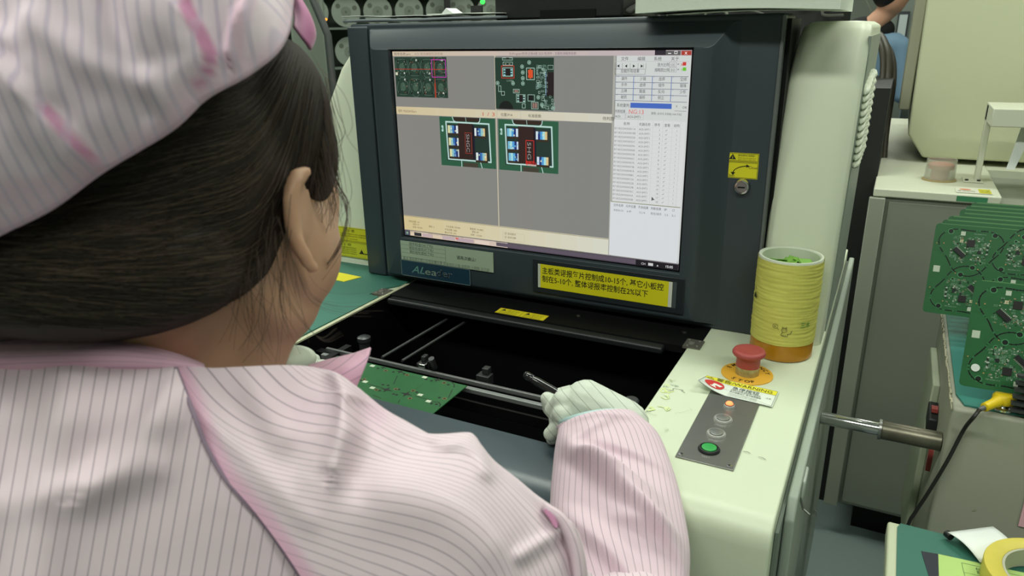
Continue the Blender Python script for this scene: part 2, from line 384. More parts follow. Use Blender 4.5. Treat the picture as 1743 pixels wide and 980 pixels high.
# ---- housing with the screen
HB = .957; HF = .930                          # base plane and raised front plane
def ring_loft(rects, ys):
    """front frame: nested rectangles x0,x1,z0,z1 at depths y"""
    vs = []; fs = []
    for (x0, x1, z0, z1), y in zip(rects, ys): vs += [(x0, y, z0), (x1, y, z0), (x1, y, z1), (x0, y, z1)]
    for i in range(len(rects)-1):
        for k in range(4): k2 = (k+1) % 4; fs.append((i*4+k, i*4+k2, (i+1)*4+k2, (i+1)*4+k))
    return vs, fs
HX0, HX1, HZ0, HZ1 = -.783, -.131, -.400, .014
hb = MB().box((HX0, HB, HZ0), (HX1, 1.05, HZ1))
hb.build('housing', M_slate, mach, bevel=.004, seg=3)
sc_tl, sc_tr, sc_br, sc_bl = ony(667, 87, .936), ony(1179, 86, .936), ony(1153.5, 457.5, .936), ony(690, 401.5, .936)
SX0 = (sc_tl[0]+sc_bl[0])/2; SX1 = (sc_tr[0]+sc_br[0])/2; SZ1 = (sc_tl[2]+sc_tr[2])/2; SZ0 = (sc_br[2]+sc_bl[2])/2
g = .0035
rects = [(-.742, -.178, -.394, .008), (-.742, -.190, -.391, .004), (-.728, -.206, -.384, -.020), (-.722, -.212, -.380, -.0235), (SX0-g, SX1+g, SZ0-g, SZ1+g), (SX0-g+.001, SX1+g-.001, SZ0-g+.001, SZ1+g-.001)]
vs, fs = ring_loft(rects, [.958, .9535, .934, .9315, .9300, .9375])
fr = MB().add(vs, fs)
o = fr.build('front_frame', M_slate, mach, bevel=.003, seg=3)
MB().box((-.786, HB-.004, -.398), (-.747, .99, .010)).build('side_trim', M_slate, mach, bevel=.003, seg=3)
MB().box((SX0-g, .9372, SZ0-g), (SX1+g, .945, SZ1+g)).build('display_backing', M_black, mach)
MB().box((HX1-.004, .972, HZ0), (HX1+.006, 1.06, HZ1-.006)).build('housing_seal', M_black, mach)
ed = MB().box((HX1-.003, .955, -.398), (HX1+.001, .971, .012)); ed.build('edge_strip', mat('grey_edge', (92, 98, 96), .4), mach, bevel=.001)
# lower inset plate behind yellow note
MB().box((-.452, .9285, -.374), (-.222, .9302, -.322)).build('note_backing', mat('dark_tape', (34, 40, 44), .3), mach, bevel=.0006)

# ---- what the screen shows
SY = .9362
def su(px, py): p = ony(px, py, SY); return p[0]-SX0, p[2]-SZ0
SWd, SHt = SX1-SX0, SZ1-SZ0
c = Canvas((SX0, SY, SZ0), (1, 0, 0), (0, 0, 1), eps=.00004)
def R4(px0, py0, px1, py1, col):
    a, b = su(px0, py0), su(px1, py1); c.rect(a[0], b[1], b[0], a[1], col)
def FR(px0, py0, px1, py1, w_, col):
    a, b = su(px0, py0), su(px1, py1); c.frame(a[0], b[1], b[0], a[1], w_, col)
def TX(px, py, txt, size, col, width=None, **k):
    a = su(px, py); c.text(txt, a[0], a[1], size, col, width=width, **k)
GREY = (136, 137, 133); GREYW = (146, 138, 126); CR = (222, 214, 186); LT = (214, 218, 216)
c.rect(0, 0, SWd, SHt, GREY)
for k in range(14):                             # the panel's warm cast towards the left
    t = k/13; x0 = SWd*.72*k/14; x1 = SWd*.72*(k+1)/14
    c.rect(x0, 0, x1, SHt, tuple(GREYW[j]+(GREY[j]-GREYW[j])*t for j in range(3)))
c.lift()
yT = su(900, 95)[1]
def hstrip(px0, px1, y0, y1, c0, c1, n=10):
    for k in range(n):
        t = k/(n-1); c.rect(px0+(px1-px0)*k/n, y0, px0+(px1-px0)*(k+1)/n, y1, tuple(c0[j]+(c1[j]-c0[j])*t for j in range(3)))
hstrip(0, SWd, yT, SHt, (214, 196, 172), (196, 182, 190))
xP = su(1045, 250)[0]                            # right panel
c.rect(xP, su(1045, 425)[1]*0+.0095, SWd, yT, LT)
xV = su(846, 250)[0]
yM1, yM0 = su(760, 184)[1], su(760, 197)[1]
yM1 = su(675, 181)[1]; yM0 = su(675, 194)[1]
hstrip(0, xP-.002, yM0, yM1, (216, 200, 160), (218, 216, 200))
yB1 = su(690, 366)[1]
hstrip(0, xP-.002, .0095, yB1, (218, 200, 150), (222, 222, 206), 14)
c.rect(0, 0, SWd, .0085, (86, 76, 90)); 
c.lift()
c.rect(xV-.0008, 0.0+yB1, xV+.0008, yT, (206, 198, 172)); c.rect(xP-.004, .0095, xP-.001, yT, (176, 176, 166)); c.rect(0, yB1-.0015, xP-.003, yB1-.0005, (170, 160, 130))
# title bar
c.text('程序名称.pro', .003, yT+.0014, .0042, (70, 60, 50), width=.030); c.text('AOI 离线编程检测系统', .040, yT+.0014, .0042, (160, 130, 120), width=.05)
c.text('D:\\Program\\检测\\主板A面 2023 检测中 - 主板检测程序名称', .20, yT+.0014, .0042, (120, 100, 112), width=.10)
c.rect(SWd-.047, yT+.0005, SWd-.033, SHt, (44, 38, 48)); c.rect(SWd-.033, yT+.0005, SWd-.014, SHt-.0008, (92, 92, 92)); c.rect(SWd-.013, yT+.0005, SWd-.0005, SHt-.0008, (176, 60, 48))
c.lift()
c.rect(SWd-.030, yT+.0022, SWd-.026, yT+.0032, (240, 240, 240)); c.frame(SWd-.022, yT+.002, SWd-.018, yT+.0055, .0007, (240, 240, 240)); c.text('x', SWd-.009, yT+.0016, .006, (250, 230, 225), bold=.02)
# board overview
a = su(671, 97); b = su(763, 167)
ox0, oy1, ox1, oy0 = a[0], a[1], b[0], b[1]
c.rect(ox0, oy0, ox1, oy1, (34, 58, 46)); c.lift()
W_, H_ = ox1-ox0, oy1-oy0; rr = random.Random(3)
for i in range(4):
    for j in range(2):
        cx_, cy_ = ox0+W_*(.14+.245*i), oy0+H_*(.26+.48*j)
        up = (i+j) % 2
        pts = []
        for k in range(19):
            th = 2*math.pi*k/18; rx = W_*.115*(1+.12*math.cos(3*(th+ (math.pi/2 if up else -math.pi/2)))); pts.append((cx_+rx*math.cos(th), cy_+H_*.23*(1+.12*math.cos(3*(th+(math.pi/2 if up else -math.pi/2))))*math.sin(th)))
        c.line(pts, .0006, (88, 112, 96)); c.disc(cx_, cy_, W_*.055, (66, 92, 76), 12, H_*.11)
        for q in range(16):
            x, y = cx_+rr.uniform(-.09, .09)*W_, cy_+rr.uniform(-.18, .18)*H_; c.rect(x, y, x+.0012, y+.0012, rr.choice([(150, 160, 150), (14, 22, 18), (14, 22, 18), (120, 136, 122), (150, 70, 50)]))
        c.lift()
        for q in ((-.08, .16), (.08, .16), (-.08, -.16), (.08, -.16)): c.disc(cx_+q[0]*W_, cy_+q[1]*H_, .0014, (10, 14, 14), 8)
        c.rect(cx_+W_*.03, cy_-H_*.16*(1 if up else -1), cx_+W_*.055, cy_-H_*.16*(1 if up else -1)+.0025, (196, 204, 190))
c.lift(2)
c.rect(ox0+.001, oy0+H_*.55, ox0+.005, oy0+H_*.62, (214, 220, 190))
c.rect(ox0, oy0+H_*.695, ox1, oy0+H_*.706, (210, 40, 40)); xx = su(739, 110)[0]; c.rect(xx, oy0, xx+.0008, oy1, (190, 50, 40)); c.rect(xx-.001, oy0, xx+.0014, oy0+H_*.36, (170, 60, 44))
FR(734, 101, 760, 132, .0009, (206, 60, 190))
# board detail
a = su(842.5, 98); b = su(943, 188.5); dx0, dy1, dx1, dy0 = a[0], a[1], b[0], b[1]
DW, DH = dx1-dx0, dy1-dy0
c.rect(dx0, dy0, dx1, dy1, (30, 56, 44)); c.lift()
def dd(u, v): return dx0+DW*u, dy1-DH*v
def drect(u0, v0, u1, v1, col): p, q = dd(u0, v0), dd(u1, v1); c.rect(p[0], q[1], q[0], p[1], col)
def dframe(u0, v0, u1, v1, col, w_=.0006): p, q = dd(u0, v0), dd(u1, v1); c.frame(p[0], q[1], q[0], p[1], w_, col)
SILK = (176, 208, 194)
for (u, v) in ((.47, .17), (.48, .28), (.48, .39), (.48, .49), (.59, .09), (.04, .49), (.31, .49), (.74, .75), (.80, .89), (.99, .94)):
    p = dd(u, v); c.ring(p[0], p[1], .0018, .0029, (140, 176, 160), 12); c.disc(p[0], p[1], .0011, SILK, 8)
dframe(.13, .0, .31, .05, SILK); drect(.20, .0, .25, .04, (24, 20, 26)); dframe(.14, .08, .31, .15, SILK); drect(.17, .11, .20, .13, (150, 150, 130)); drect(.24, .11, .27, .13, (150, 150, 130))
dframe(.13, .19, .31, .36, SILK, .0009); drect(.19, .2, .26, .34, (26, 14, 20)); dframe(.11, .15, .335, .395, (214, 56, 44), .0008)
for v in (.22, .27, .32): drect(.15, v, .18, v+.025, (150, 210, 220)); drect(.27, v, .30, v+.025, (150, 210, 220))
c.text('U108A', *dd(.20, .46), .004, (130, 160, 140)); 
dframe(.54, .19, .68, .42, SILK, .0008); drect(.57, .23, .65, .38, (222, 84, 44)); drect(.6, .21, .62, .40, (222, 84, 44)); drect(.56, .29, .575, .33, (14, 14, 14)); drect(.655, .29, .67, .33, (14, 14, 14))
drect(.87, .27, 1.0, .72, (30, 18, 22)); drect(.865, .27, .875, .72, (90, 130, 170))
for k in range(14): drect(.855, .28+k*.031, .865, .293+k*.031, SILK)
dframe(.05, .54, .1, .66, SILK); dframe(.1, .65, .16, .73, SILK); drect(.12, .66, .145, .71, (12, 12, 14)); dframe(.31, .6, .42, .68, SILK); drect(.33, .62, .4, .66, (150, 120, 110))
dframe(.36, .7, .52, .86, SILK); drect(.42, .7, .47, .85, (26, 14, 20)); dframe(.56, .7, .68, .83, SILK); drect(.58, .71, .65, .81, (12, 12, 14)); dframe(.62, .84, .74, .98, SILK); drect(.64, .86, .72, .96, (150, 120, 110)); drect(.67, .86, .68, .96, (60, 30, 24)); dframe(.46, .88, .52, .97, SILK)
for v in (.72, .77, .82): drect(.38, v, .41, v+.025, (170, 210, 205)); drect(.48, v, .51, v+.025, (170, 210, 205))
rr = random.Random(9)
for k in range(64):
    u, v = rr.uniform(.70, .86), rr.uniform(.13, .95)
    if v > .7: u = rr.uniform(.78, .98)
    dframe(u, v, u+rr.choice((.03, .05)), v+rr.choice((.03, .05)), rr.choice((SILK, (120, 156, 142), (150, 180, 170))), .0004)
for k in range(9): dframe(.90+.0*k, .14, .99, .22, SILK, .0004)
p = dd(.18, 1.0); c.poly([(p[0]+.0115*math.cos(t), p[1]+.0115*math.sin(t)) for t in np.linspace(0, math.pi, 16)], (14, 18, 18))
c.lift()
# strip between panes
c.text('程序: M20220428.pro', .004, yM0+.0035, .0045, (120, 104, 80), width=.034); TX(822, 197, '1 / 3', .0075, (206, 96, 76), width=.020)
c.frame(xV+.002, yM0+.0008, xV+.040, yM1-.0008, .0004, (180, 176, 160)); c.text('位置:P14', xV+.008, yM0+.0035, .0050, (60, 56, 50)); c.text('标准图像:', xV+.052, yM0+.0035, .0050, (60, 56, 50)); c.text('待判图', xP-.017, yM0+.0035, .0055, (60, 60, 50))
# the two chip pictures
def chip_pic(a, b, txt, tint, red):
    x0, y1, x1, y0 = a[0], a[1], b[0], b[1]; w_, h_ = x1-x0, y1-y0
    q = lambda u, v: (x0+w_*u, y1-h_*v)
    def r(u0, v0, u1, v1, col): p, z = q(u0, v0), q(u1, v1); c.rect(p[0], z[1], z[0], p[1], col)
    c.rect(x0, y0, x1, y1, (42, 92, 66)); c.lift()
    S2 = (190, 222, 216)
    r(.26, .0, .74, .08, (50, 34, 28)); r(.11, .14, .90, .89, (30, 52, 46)); c.lift()
    pl = [q(.12, .10), q(.89, .11), q(.91, .87), q(.14, .86), q(.12, .10)]; c.line(pl, .0022, S2)
    c.line([q(.24, .0), q(.26, .07), q(.32, .11)], .0012, S2); c.line([q(.74, .0), q(.73, .07), q(.68, .11)], .0012, S2); c.line([q(.48, 0), q(.49, .1)], .001, (150, 180, 170))
    c.line([q(.38, .87), q(.38, 1.0)], .0012, S2); c.line([q(.72, .87), q(.75, 1.0)], .0012, S2); r(.41, .91, .68, 1.0, (66, 60, 50))
    c.disc(*q(.05, .20), .0018, S2); c.disc(*q(.05, .28), .0018, S2); r(.04, .19, .07, .29, (150, 190, 176))
    c.lift()
    for (u, v, fl) in ((.15, .17, 0), (.16, .42, 0), (.17, .65, 0), (.63, .20, 1), (.65, .69, 1)):
        r(u-.01, v-.01, u+.21, v+.20, (52, 40, 30)); c.lift()
        cols = [(226, 226, 170), (150, 200, 200), (60, 120, 190), (34, 50, 110), (226, 236, 236)]
        if tint: cols = [(120, 190, 220), (170, 226, 230), (80, 160, 220), (30, 50, 120), (214, 232, 244)]
        if fl: cols = cols[::-1]; cols[-1] = (222, 196, 140)
        for k in range(5): r(u+.038*k, v, u+.038*(k+1), v+.155, cols[k])
        for k in range(5): uu = u+rr.uniform(0, .16); vv = v+rr.uniform(0, .12); r(uu, vv, uu+.025, vv+.03, rr.choice(((240, 240, 200), (190, 230, 190), (120, 190, 220))))
        c.lift()
    r(.34, .12, .61, .84, (48, 26, 24)); r(.60, .14, .635, .83, (16, 18, 40)); c.lift()
    if not red:
        p, z = q(.46, .30), q(.58, .72); c.frame(p[0], z[1], z[0], p[1], .0005, (190, 70, 56)); c.lift(); c.text(txt, q(.495, .32)[0]-.0012, q(.5, .33)[1], .0080, (160, 150, 150), width=h_*.36, ang=-math.pi/2)
    else:
        p, z = q(.465, .38), q(.605, .80); c.frame(p[0], z[1], z[0], p[1], .0008, (226, 50, 40)); c.lift(); c.text(txt, q(.505, .44)[0]-.0012, q(.5, .42)[1], .0085, (150, 150, 150), width=h_*.33, ang=-math.pi/2); c.text('极性(反)', *q(.46, .865), .0062, (230, 40, 36), width=.017, bold=.02)
    c.lift()
chip_pic(su(748, 198), (su(845, 285)[0], su(797, 284)[1]), 'SHGC', 0, False)
chip_pic(su(848.5, 202.5), (su(951, 295)[0], su(900, 292)[1]), '5HG', 1, True)
# info strip at the bottom
TI = (104, 92, 66)
for (px, py, s) in ((697, 377, '待判总数: 131'), (704, 382, '当前: 67'), (704, 387, '良率: 98.50%'), (731, 386, '漏判: 0'), (760, 386, '今日总数: 207480'), (758, 391, '不良总数: 2880'), (758, 396, '确认不良: 242'), (801, 390, '覆盖率: 94.9802'), (804, 395, '误报: 84'), (802, 400, '点数: 1.25204'), (860, 398, '☑ 自动放大'), (860, 404, '☑ 自动切换')): TX(px, py, s, .0036, TI)
TX(692, 394, '条码: 607 0931', .0036, TI); TX(730, 398, '程序路径: D:\\Program\\主板A面检测\\23040 程序版本 1.0 工作中', .0036, TI, width=.066)
TX(845, 412, '服务器状态: 正常 10:10:01 主板编号: M2104 工单: 30 检测程序: 主板A面 (20230428) 1.1.0-BuildNo 2023', .0036, (90, 88, 70), width=.145)
TX(1096, 440, '192.168.1.108 Free:200/192.168.1', .0036, (90, 90, 90), width=.050)
FR(857, 394, 894, 412, .0003, (190, 180, 150))
# taskbar
xx = su(690, 397)[0]; xe = su(865, 415)[0]
hstrip(0.012, xe, .0008, .0086, (226, 206, 178), (216, 196, 184), 8); c.lift()
c.disc(.006, .0045, .0036, (60, 90, 110)); c.disc(.006, .0045, .0020, (196, 214, 150))
for (u0, u1, col) in ((.020, .034, (44, 40, 46)), (.036, .056, (200, 176, 176)), (.074, .098, (196, 176, 180)), (.100, .132, (190, 168, 176)), (.134, .160, (232, 214, 200))): c.rect(u0, .0014, u1, .007, col)
c.rect(.099, .004, .104, .007, (220, 80, 60)); c.rect(.172, .002, SWd-.06, .0075, (96, 86, 100)); c.rect(SWd-.060, 0, SWd, .0084, (26, 22, 30)); c.lift()
c.text('CH', SWd-.052, .0022, .0045, (220, 220, 220)); c.rect(SWd-.042, .002, SWd-.035, .006, (210, 210, 210)); c.text('▲', SWd-.030, .0025, .0030, (220, 220, 220)); c.text('15:05', SWd-.017, .0022, .0050, (235, 235, 235), bold=.01)
# right panel
DK = (70, 72, 74); BL = (110, 126, 160)
for (px, s) in ((1058, '文件'), (1086, '编辑'), (1114, '系统'), (1143, '关于')): TX(px, 102.5, s, .0052, DK)
xa, xb = su(1047, 120)[0], SWd-.002
ya = su(1050, 104.5)[1]; c.rect(xa, ya, xb, ya+.0004, (190, 190, 190))
for k in range(5): x = xa+.0105*k; c.rect(x-.0002, su(1050, 117)[1], x+.0002, ya-.002, (130, 130, 130))
yy = (su(1050, 117)[1]+ya)/2-.001; 
for k, sgn in enumerate((-1, -1, 1, 1)):
    x = xa+.005+.0105*k; c.poly([(x-sgn*.0014, yy-.0020), (x+sgn*.0016, yy), (x-sgn*.0014, yy+.0020)][::(1 if sgn < 0 else -1)], (20, 20, 20))
    if k in (0, 3): c.rect(x+sgn*.0018, yy-.002, x+sgn*.0022, yy+.002, (20, 20, 20))
y1 = su(1050, 117)[1]; y2 = su(1050, 126.5)[1]; c.frame(xa, y2, xa+.0415, y1, .0004, (110, 110, 110)); c.text('加载所有结果', xa+.0085, y2+.0025, .0052, DK, width=.025)
for (py, s, v, col) in ((112.5, '放大比例:', '100', (206, 60, 50)), (121.5, '缩略图比例:', '30', (110, 200, 50))):
    TX(1120 if py < 115 else 1115, py, s, .0050, DK, width=.0155 if py < 115 else .0195); FR(1140, py-7, 1152, py+1, .0003, (130, 130, 130)); TX(1142, py-.5, v, .0042, (130, 130, 130), width=.0055)
    TX(1153, py-.5, '÷', .006, DK); TX(1159, py-.5, 'X' if py < 115 else 'Y', .0046, col); R4(1163, py-7, 1168.5, py-1, col)
# 4 x 4 grid of buttons
gx0, gx1 = su(1048, 150)[0], SWd-.002; KX = (gx1-gx0)/.108; gy1, gy0 = su(1048, 129)[1], su(1048, 170.5)[1]
names = [['漏件', '少锡', '连焊', '空焊'], ['多件', '虚焊', '错件', '锡珠'], ['立碑', '翻面', '反向', '少件'], ['破损', '偏移', '侧立', '']]
gw = (gx1-gx0)/3.85
for r_ in range(5):
    y = gy1+(gy0-gy1)*r_/4; c.rect(gx0, y-.0003, gx1, y+.0003, (100, 110, 130))
for k in range(4):
    x = gx0+gw*k; c.rect(x-.0004, gy0, x+.0004, gy1, (90, 120, 180) if k else (150, 160, 170))
    for r_ in range(4):
        y = gy1+(gy0-gy1)*(r_+1)/4; c.text(names[r_][k], x+gw*.33+(.003 if k == 3 else 0), y+.0028, .0050, DK, width=.0080); c.text('Del' if not (r_+k) else str(r_*4+k), x+.0016, y+.0065, .0026, BL)
y = su(1050, 181)[1]
c.text('系统重判:', gx0+.003, y, .0050, DK, width=.018); bx0, bx1 = su(1074, 175)[0], su(1144, 180)[0]; c.rect(bx0, y-.001, bx1, y+.0055, (70, 108, 196)); c.text('F', bx1+.006, y+.001, .004, DK); c.text('OK', bx1+.014, y, .0042, DK); c.rect(bx1+.004, y-.0035, gx1, y-.003, (130, 130, 130))
y = su(1050, 191)[1]; c.text('判断结果', gx0+.001, y, .0046, DK, width=.014); c.text('NG:13', gx0+.020, y-.001, .0078, (222, 100, 90), width=.020); c.text('坐标: (0.015, 0.036) mm 0.62', gx0+.050, y-.001, .0040, DK, width=.045*KX)
y = su(1050, 199.5)[1]; c.text('AOI', gx0+.001, y, .0042, DK); c.text('AOI-SMT1', gx0+.018, y, .0044, DK, width=.018); c.frame(gx0, y-.002, gx0+.015, y+.006, .0003, (160, 160, 160)); c.frame(gx0+.016, y-.002, gx0+.040, y+.006, .0003, (180, 180, 180))
ty1 = su(1046, 202.5)[1]; ty0 = su(1041, 341)[1]; c.rect(gx0, ty0, gx1, ty1, (224, 226, 226)); c.lift()
cols_ = [q*KX for q in (0, .037, .060, .075, .089, .101)]; hd = ['名称', '机器名称', '序号', '查看', '结构']
n = 19; rh = (ty1-ty0-.003)/n
for x in cols_[1:]: c.rect(gx0+x, ty0, gx0+x+.0003, ty1, (196, 198, 198))
for k, x in enumerate(cols_[:5]): c.text(hd[k], gx0+x+(.013 if k == 0 else .002), ty1-.0068, .0044, DK, width=(.010, .017, .0085, .0085, .0085)[k]*KX)
for k in range(n): 
    y = ty1-.0085-rh*k*.985
    c.rect(gx0, y-.0004, gx1-.004, y-.0002, (202, 204, 204))
    if k < n-1:
        yb = y-rh*.8
        c.text('BY18252043000%02d%s' % (11+k*7 % 80, 'ABBC'[k % 4]), gx0+.001, yb, .0038, (120, 122, 126), width=.033*KX); c.text('AOI-SMT1', gx0+.039*KX, yb, .0038, (108, 110, 114), width=.017*KX); c.text(str(k+1), gx0+.070*KX, yb, .0036, (110, 110, 110)); c.text('✓', gx0+.079*KX, yb, .0042, (60, 60, 60)); c.text('1', gx0+.096*KX, yb, .0036, (120, 120, 120))
c.rect(gx0, ty0-.0012, gx1, ty0-.0004, (120, 128, 70))
y = ty0-.007; c.rect(gx0-.002, .0105, gx1, ty0-.0014, (224, 227, 230)); c.lift()
for (x, s) in ((.003, '元件名称'), (.023, '元件位置'), (.043, '不良结果'), (.063, '判断结果'), (.084, 'IP'), (.096, 'CT')): c.text(s, gx0+x*KX, y, .0042, DK, width=(.016 if len(s) > 2 else .004)*KX)
[c.text(t_, gx0+x_*KX, y-.007, .0040, (110, 110, 110), width=w2_*KX) for (t_, x_, w2_) in (('R2054-C4', .004, .015), ('6.49', .025, .007), ('12,14', .045, .009), ('极性/缺件', .063, .017), ('5.5', .085, .005), ('5.1', .096, .005))]
c.lift(); cu = su(1110, 334); c.poly([(cu[0], cu[1]), (cu[0], cu[1]-.006), (cu[0]+.0018, cu[1]-.0045), (cu[0]+.0045, cu[1]-.0045)], (90, 90, 96))
disp = c.build('display', mach, attr_mat('display_light', emit=.88), label='lit display with inspection software windows')

# ---- labels on the housing
def sticker(name, x0, z0, x1, z1, y, fill, thick=.0006, label=None, r=.0):
    c = Canvas((x0, y-thick, z0), (1, 0, 0), (0, 0, 1)); w_, h_ = x1-x0, z1-z0
    MBx = MB().box((x0, y-thick+.0001, z0), (x1, y+.0012, z1)); 
    base = MBx.build(name, mat('print_paper_%d_%d_%d' % fill, fill, .45), mach, label=label)
    return c, base, w_, h_
x0, x1 = ony(916, 470, .9285)[0], ony(1144, 500, .9285)[0]
c, bs, w_, h_ = sticker('yellow_note', x0, -.3655, x1, -.3285, .9285, (214, 206, 26), label='yellow note with two lines of black Chinese print')
c.rect(0, 0, .004, h_, (190, 196, 180)); c.rect(w_-.005, 0, w_, h_, (205, 206, 196)); c.lift()
c.text('主板类误报每片控制成10-15个, 基它小板控', .007, h_-.0135, .0112, (24, 26, 12), width=w_-.019, bold=.012)
c.text('制在5-10个, 整体误报率控制在2%以下', .007, h_-.0265, .0112, (24, 26, 12), width=w_*.80, bold=.012)
c.build('note_print', bs)
q = MB().box((x1+.0005, .9278, -.366), (x1+.006, .9284, -.328)).build('clear_tape', mat('clear_tape', (70, 78, 80), .15, spec=.8), mach)
x0, x1 = ony(681, 420, .927)[0], ony(838.5, 440, .927)[0]
c, bs, w_, h_ = sticker('paper_note', x0, -.3535, x1, -.3215, .929, (158, 174, 152), label='grey green paper strip of check questions under the screen')
c.line([(w_*.50, .006), (w_*.50, h_-.001)], .0005, (90, 104, 92))
for k in range(4): c.line([(.001, h_-.006-.0068*k), (w_*.5, h_-.006-.0068*k)], .0004, (96, 110, 98))
for k, s in enumerate(('首件检查OK了吗?', '首批检查核对了吗?', '换料板检首检了吗?')): c.text(s, w_*.10, h_-.0055-.0068*k, .0060, (70, 84, 74), width=w_*.27)
for k in range(2): c.text('备注 每班首件确认后再批量检查 异常及时上报 品质部 工程部 生产部', w_*.02, .0032-.0026*k+.0002, .0026, (90, 104, 92), width=w_*.94)
c.text('请再次确认!', w_*.62, h_*.44, .0068, (54, 66, 58), width=w_*.20, bold=.01)
c.build('note_print', bs)
x0, x1 = ony(683, 455, .929)[0], ony(800, 470, .929)[0]
c, bs, w_, h_ = sticker('name_plate', x0, -.3815, x1, -.3545, .930, (16, 48, 66), label='blue name plate at the lower left of the screen')
c.frame(0, 0, w_, h_, .0007, (110, 130, 130)); c.lift()
c.text('AL', w_*.15, h_*.27, .0175, (84, 128, 122), width=w_*.20, italic=.35, bold=.01)
c.text('ea', w_*.355, h_*.27, .0165, (120, 138, 120), width=w_*.165, italic=.1)
c.text('der', w_*.526, h_*.285, .0170, (112, 130, 134), width=w_*.222, italic=.1); c.lift(); c.text('der', w_*.53, h_*.265, .0165, (8, 14, 24), width=w_*.21, italic=.1)
c.build('plate_print', bs)
# lock with arrow labels
LY = .955
xa, xb = -.1855, -.1455
c, bs, w_, h_ = sticker('lock_label', xa+.001, -.1635, xb, -.1525, LY+.002, (216, 208, 30), label='yellow label with warning triangle above the lock')
c.frame(.0005, .0005, w_-.0005, h_-.0005, .0005, (40, 40, 10)); c.poly([(.002, .0025), (.011, .0025), (.0065, .0095)], (24, 24, 12)); c.lift(); c.poly([(.006, .0035), (.007, .0035), (.0065, .0075)], (216, 208, 30)); c.text('请先关闭安全门后再操作', .013, .0070, .0026, (40, 40, 12), width=.021)
for k in range(2): c.text('Please close the safety door', .0135, .0042-.0022*k, .0018, (60, 60, 20), width=.022)
c.build('label_print', bs)
c, bs, w_, h_ = sticker('lock_label', xa, -.1850, xb+.0003, -.1640, LY+.002, (216, 208, 30), label='yellow label with curved Close Open arrow above the lock')
c.frame(.0006, .0006, w_-.0006, h_-.0006, .0005, (40, 40, 10)); 
pts = [(.0095+.021*(1-math.cos(t)), .0065+.010*math.sin(t)) for t in np.linspace(.0, 1.35, 12)]; c.line(pts, .0011, (20, 20, 10)); c.poly([(.0255, .0142), (.0255, .0185), (.030, .0160)], (20, 20, 10)); c.poly([(.0065, .0075), (.0125, .0075), (.0095, .0035)], (20, 20, 10))
c.text('Close', .0285, .0130, .0048, (30, 30, 12), width=.011); c.text('Open', .0025, .0018, .0045, (30, 30, 12), width=.009)
c.build('label_print', bs)
lk = MB().lathe([(.0105, 0), (.0105, .003), (.0098, .006), (.0088, .0075), (.0070, .0078), (.0068, .0068)], (-.1627, LY+.003, -.1955), (0, -1, 0), 32).build('key_lock', M_chrome, mach, smooth=True, label='round chrome key lock')
lf = MB().lathe([(.0067, 0), (.0067, .0015), (.0, .0016)], (-.1627, LY-.0037, -.1955), (0, -1, 0), 24, caps=False).build('lock_face', M_steel, lk, smooth=True)
MB().box((-.1672, LY-.0062, -.1962), (-.1582, LY-.0045, -.1946)).build('key_slot', M_black, lk)

# ---- white fairings either side
yz = [(.955, -.402), (.957, -.33), (.961, -.26), (.968, -.19), (.979, -.12), (.994, -.058), (1.006, -.022), (1.014, -.006), (1.026, .003), (1.04, .004), (1.33, .004), (1.36, -.02), (1.36, -.402)]
def fairing(xs_in, xs_out, name, label):
    """profile in y,z lofted between an inner and an outer side line x(z)"""
    n_ = 9; vs = []; fs = []
    for k in range(n_):
        t = k/(n_-1)
        for (y, z) in yz:
            x = xs_in(z)+(xs_out(z)-xs_in(z))*t; e = abs(t*2-1)**8
            vs.append((x, y+.008*e if y < 1.2 else y, z-(.006*e if z > -.03 else 0)))
    m = len(yz)
    for k in range(n_-1):
        for i in range(m): j = (i+1) % m; fs.append((k*m+i, (k+1)*m+i, (k+1)*m+j, k*m+j))
    fs.append(tuple(range(m))); fs.append(tuple((n_-1)*m+i for i in range(m-1, -1, -1)))
    return MB().add(vs, fs).build(name, M_fair, mach, smooth=True, angle=50, bevel=.003, label=label)
fr_in = lambda z: -.1265+(.008*max(0, (z+.10)/.104)**2 if z > -.10 else 0)-.003*min(1, -z/.4 if z < 0 else 0)
fr_out = lambda z: -.039-.006*(min(1, max(0, -z/.4)))**1.1
fairing(fr_in, fr_out, 'right_fairing', 'tall cream side fairing right of the screen')
fl_in = lambda z: -.80
fl_out = lambda z: -.905+(.075*max(0, (z+.17)/.174)**2.0 if z > -.17 else 0)
_yz = yz; yz = [(y+.035, z) for y, z in _yz]
fairing(fl_out, fl_in, 'left_fairing', 'cream side fairing with a rounded top left of the screen')
yz = _yz
MB().add([(fr_out(z)-.002+dx, y, z) for z in (-.40, -.2, -.014) for y in (1.015, 1.34) for dx in (0, .0035)],
    [(0, 1, 5, 4), (1, 3, 7, 5), (4, 5, 9, 8), (5, 7, 11, 9), (0, 2, 3, 1), (8, 9, 11, 10), (2, 6, 7, 3), (6, 10, 11, 7)]).build('fairing_side', mat('grey_fairing_side', (138, 148, 138), .45), mach)
vn = MB()
for j in range(11):
    for i in range(5):
        p = ony(1467-1.9*j+4.6*i, 152+12.3*j-6.5*i, 1.03+.03*i)
        vn.ell((max(p[0], -.037), p[1], p[2]), (.0065, .014, .0052), ax=[(1, 0, 0), (0, .93, .36), (0, -.36, .93)], n=8, m=6)
vn.build('vent_grille', M_fair, mach, smooth=True, kind='stuff', label='rows of pale moulded vent fins')
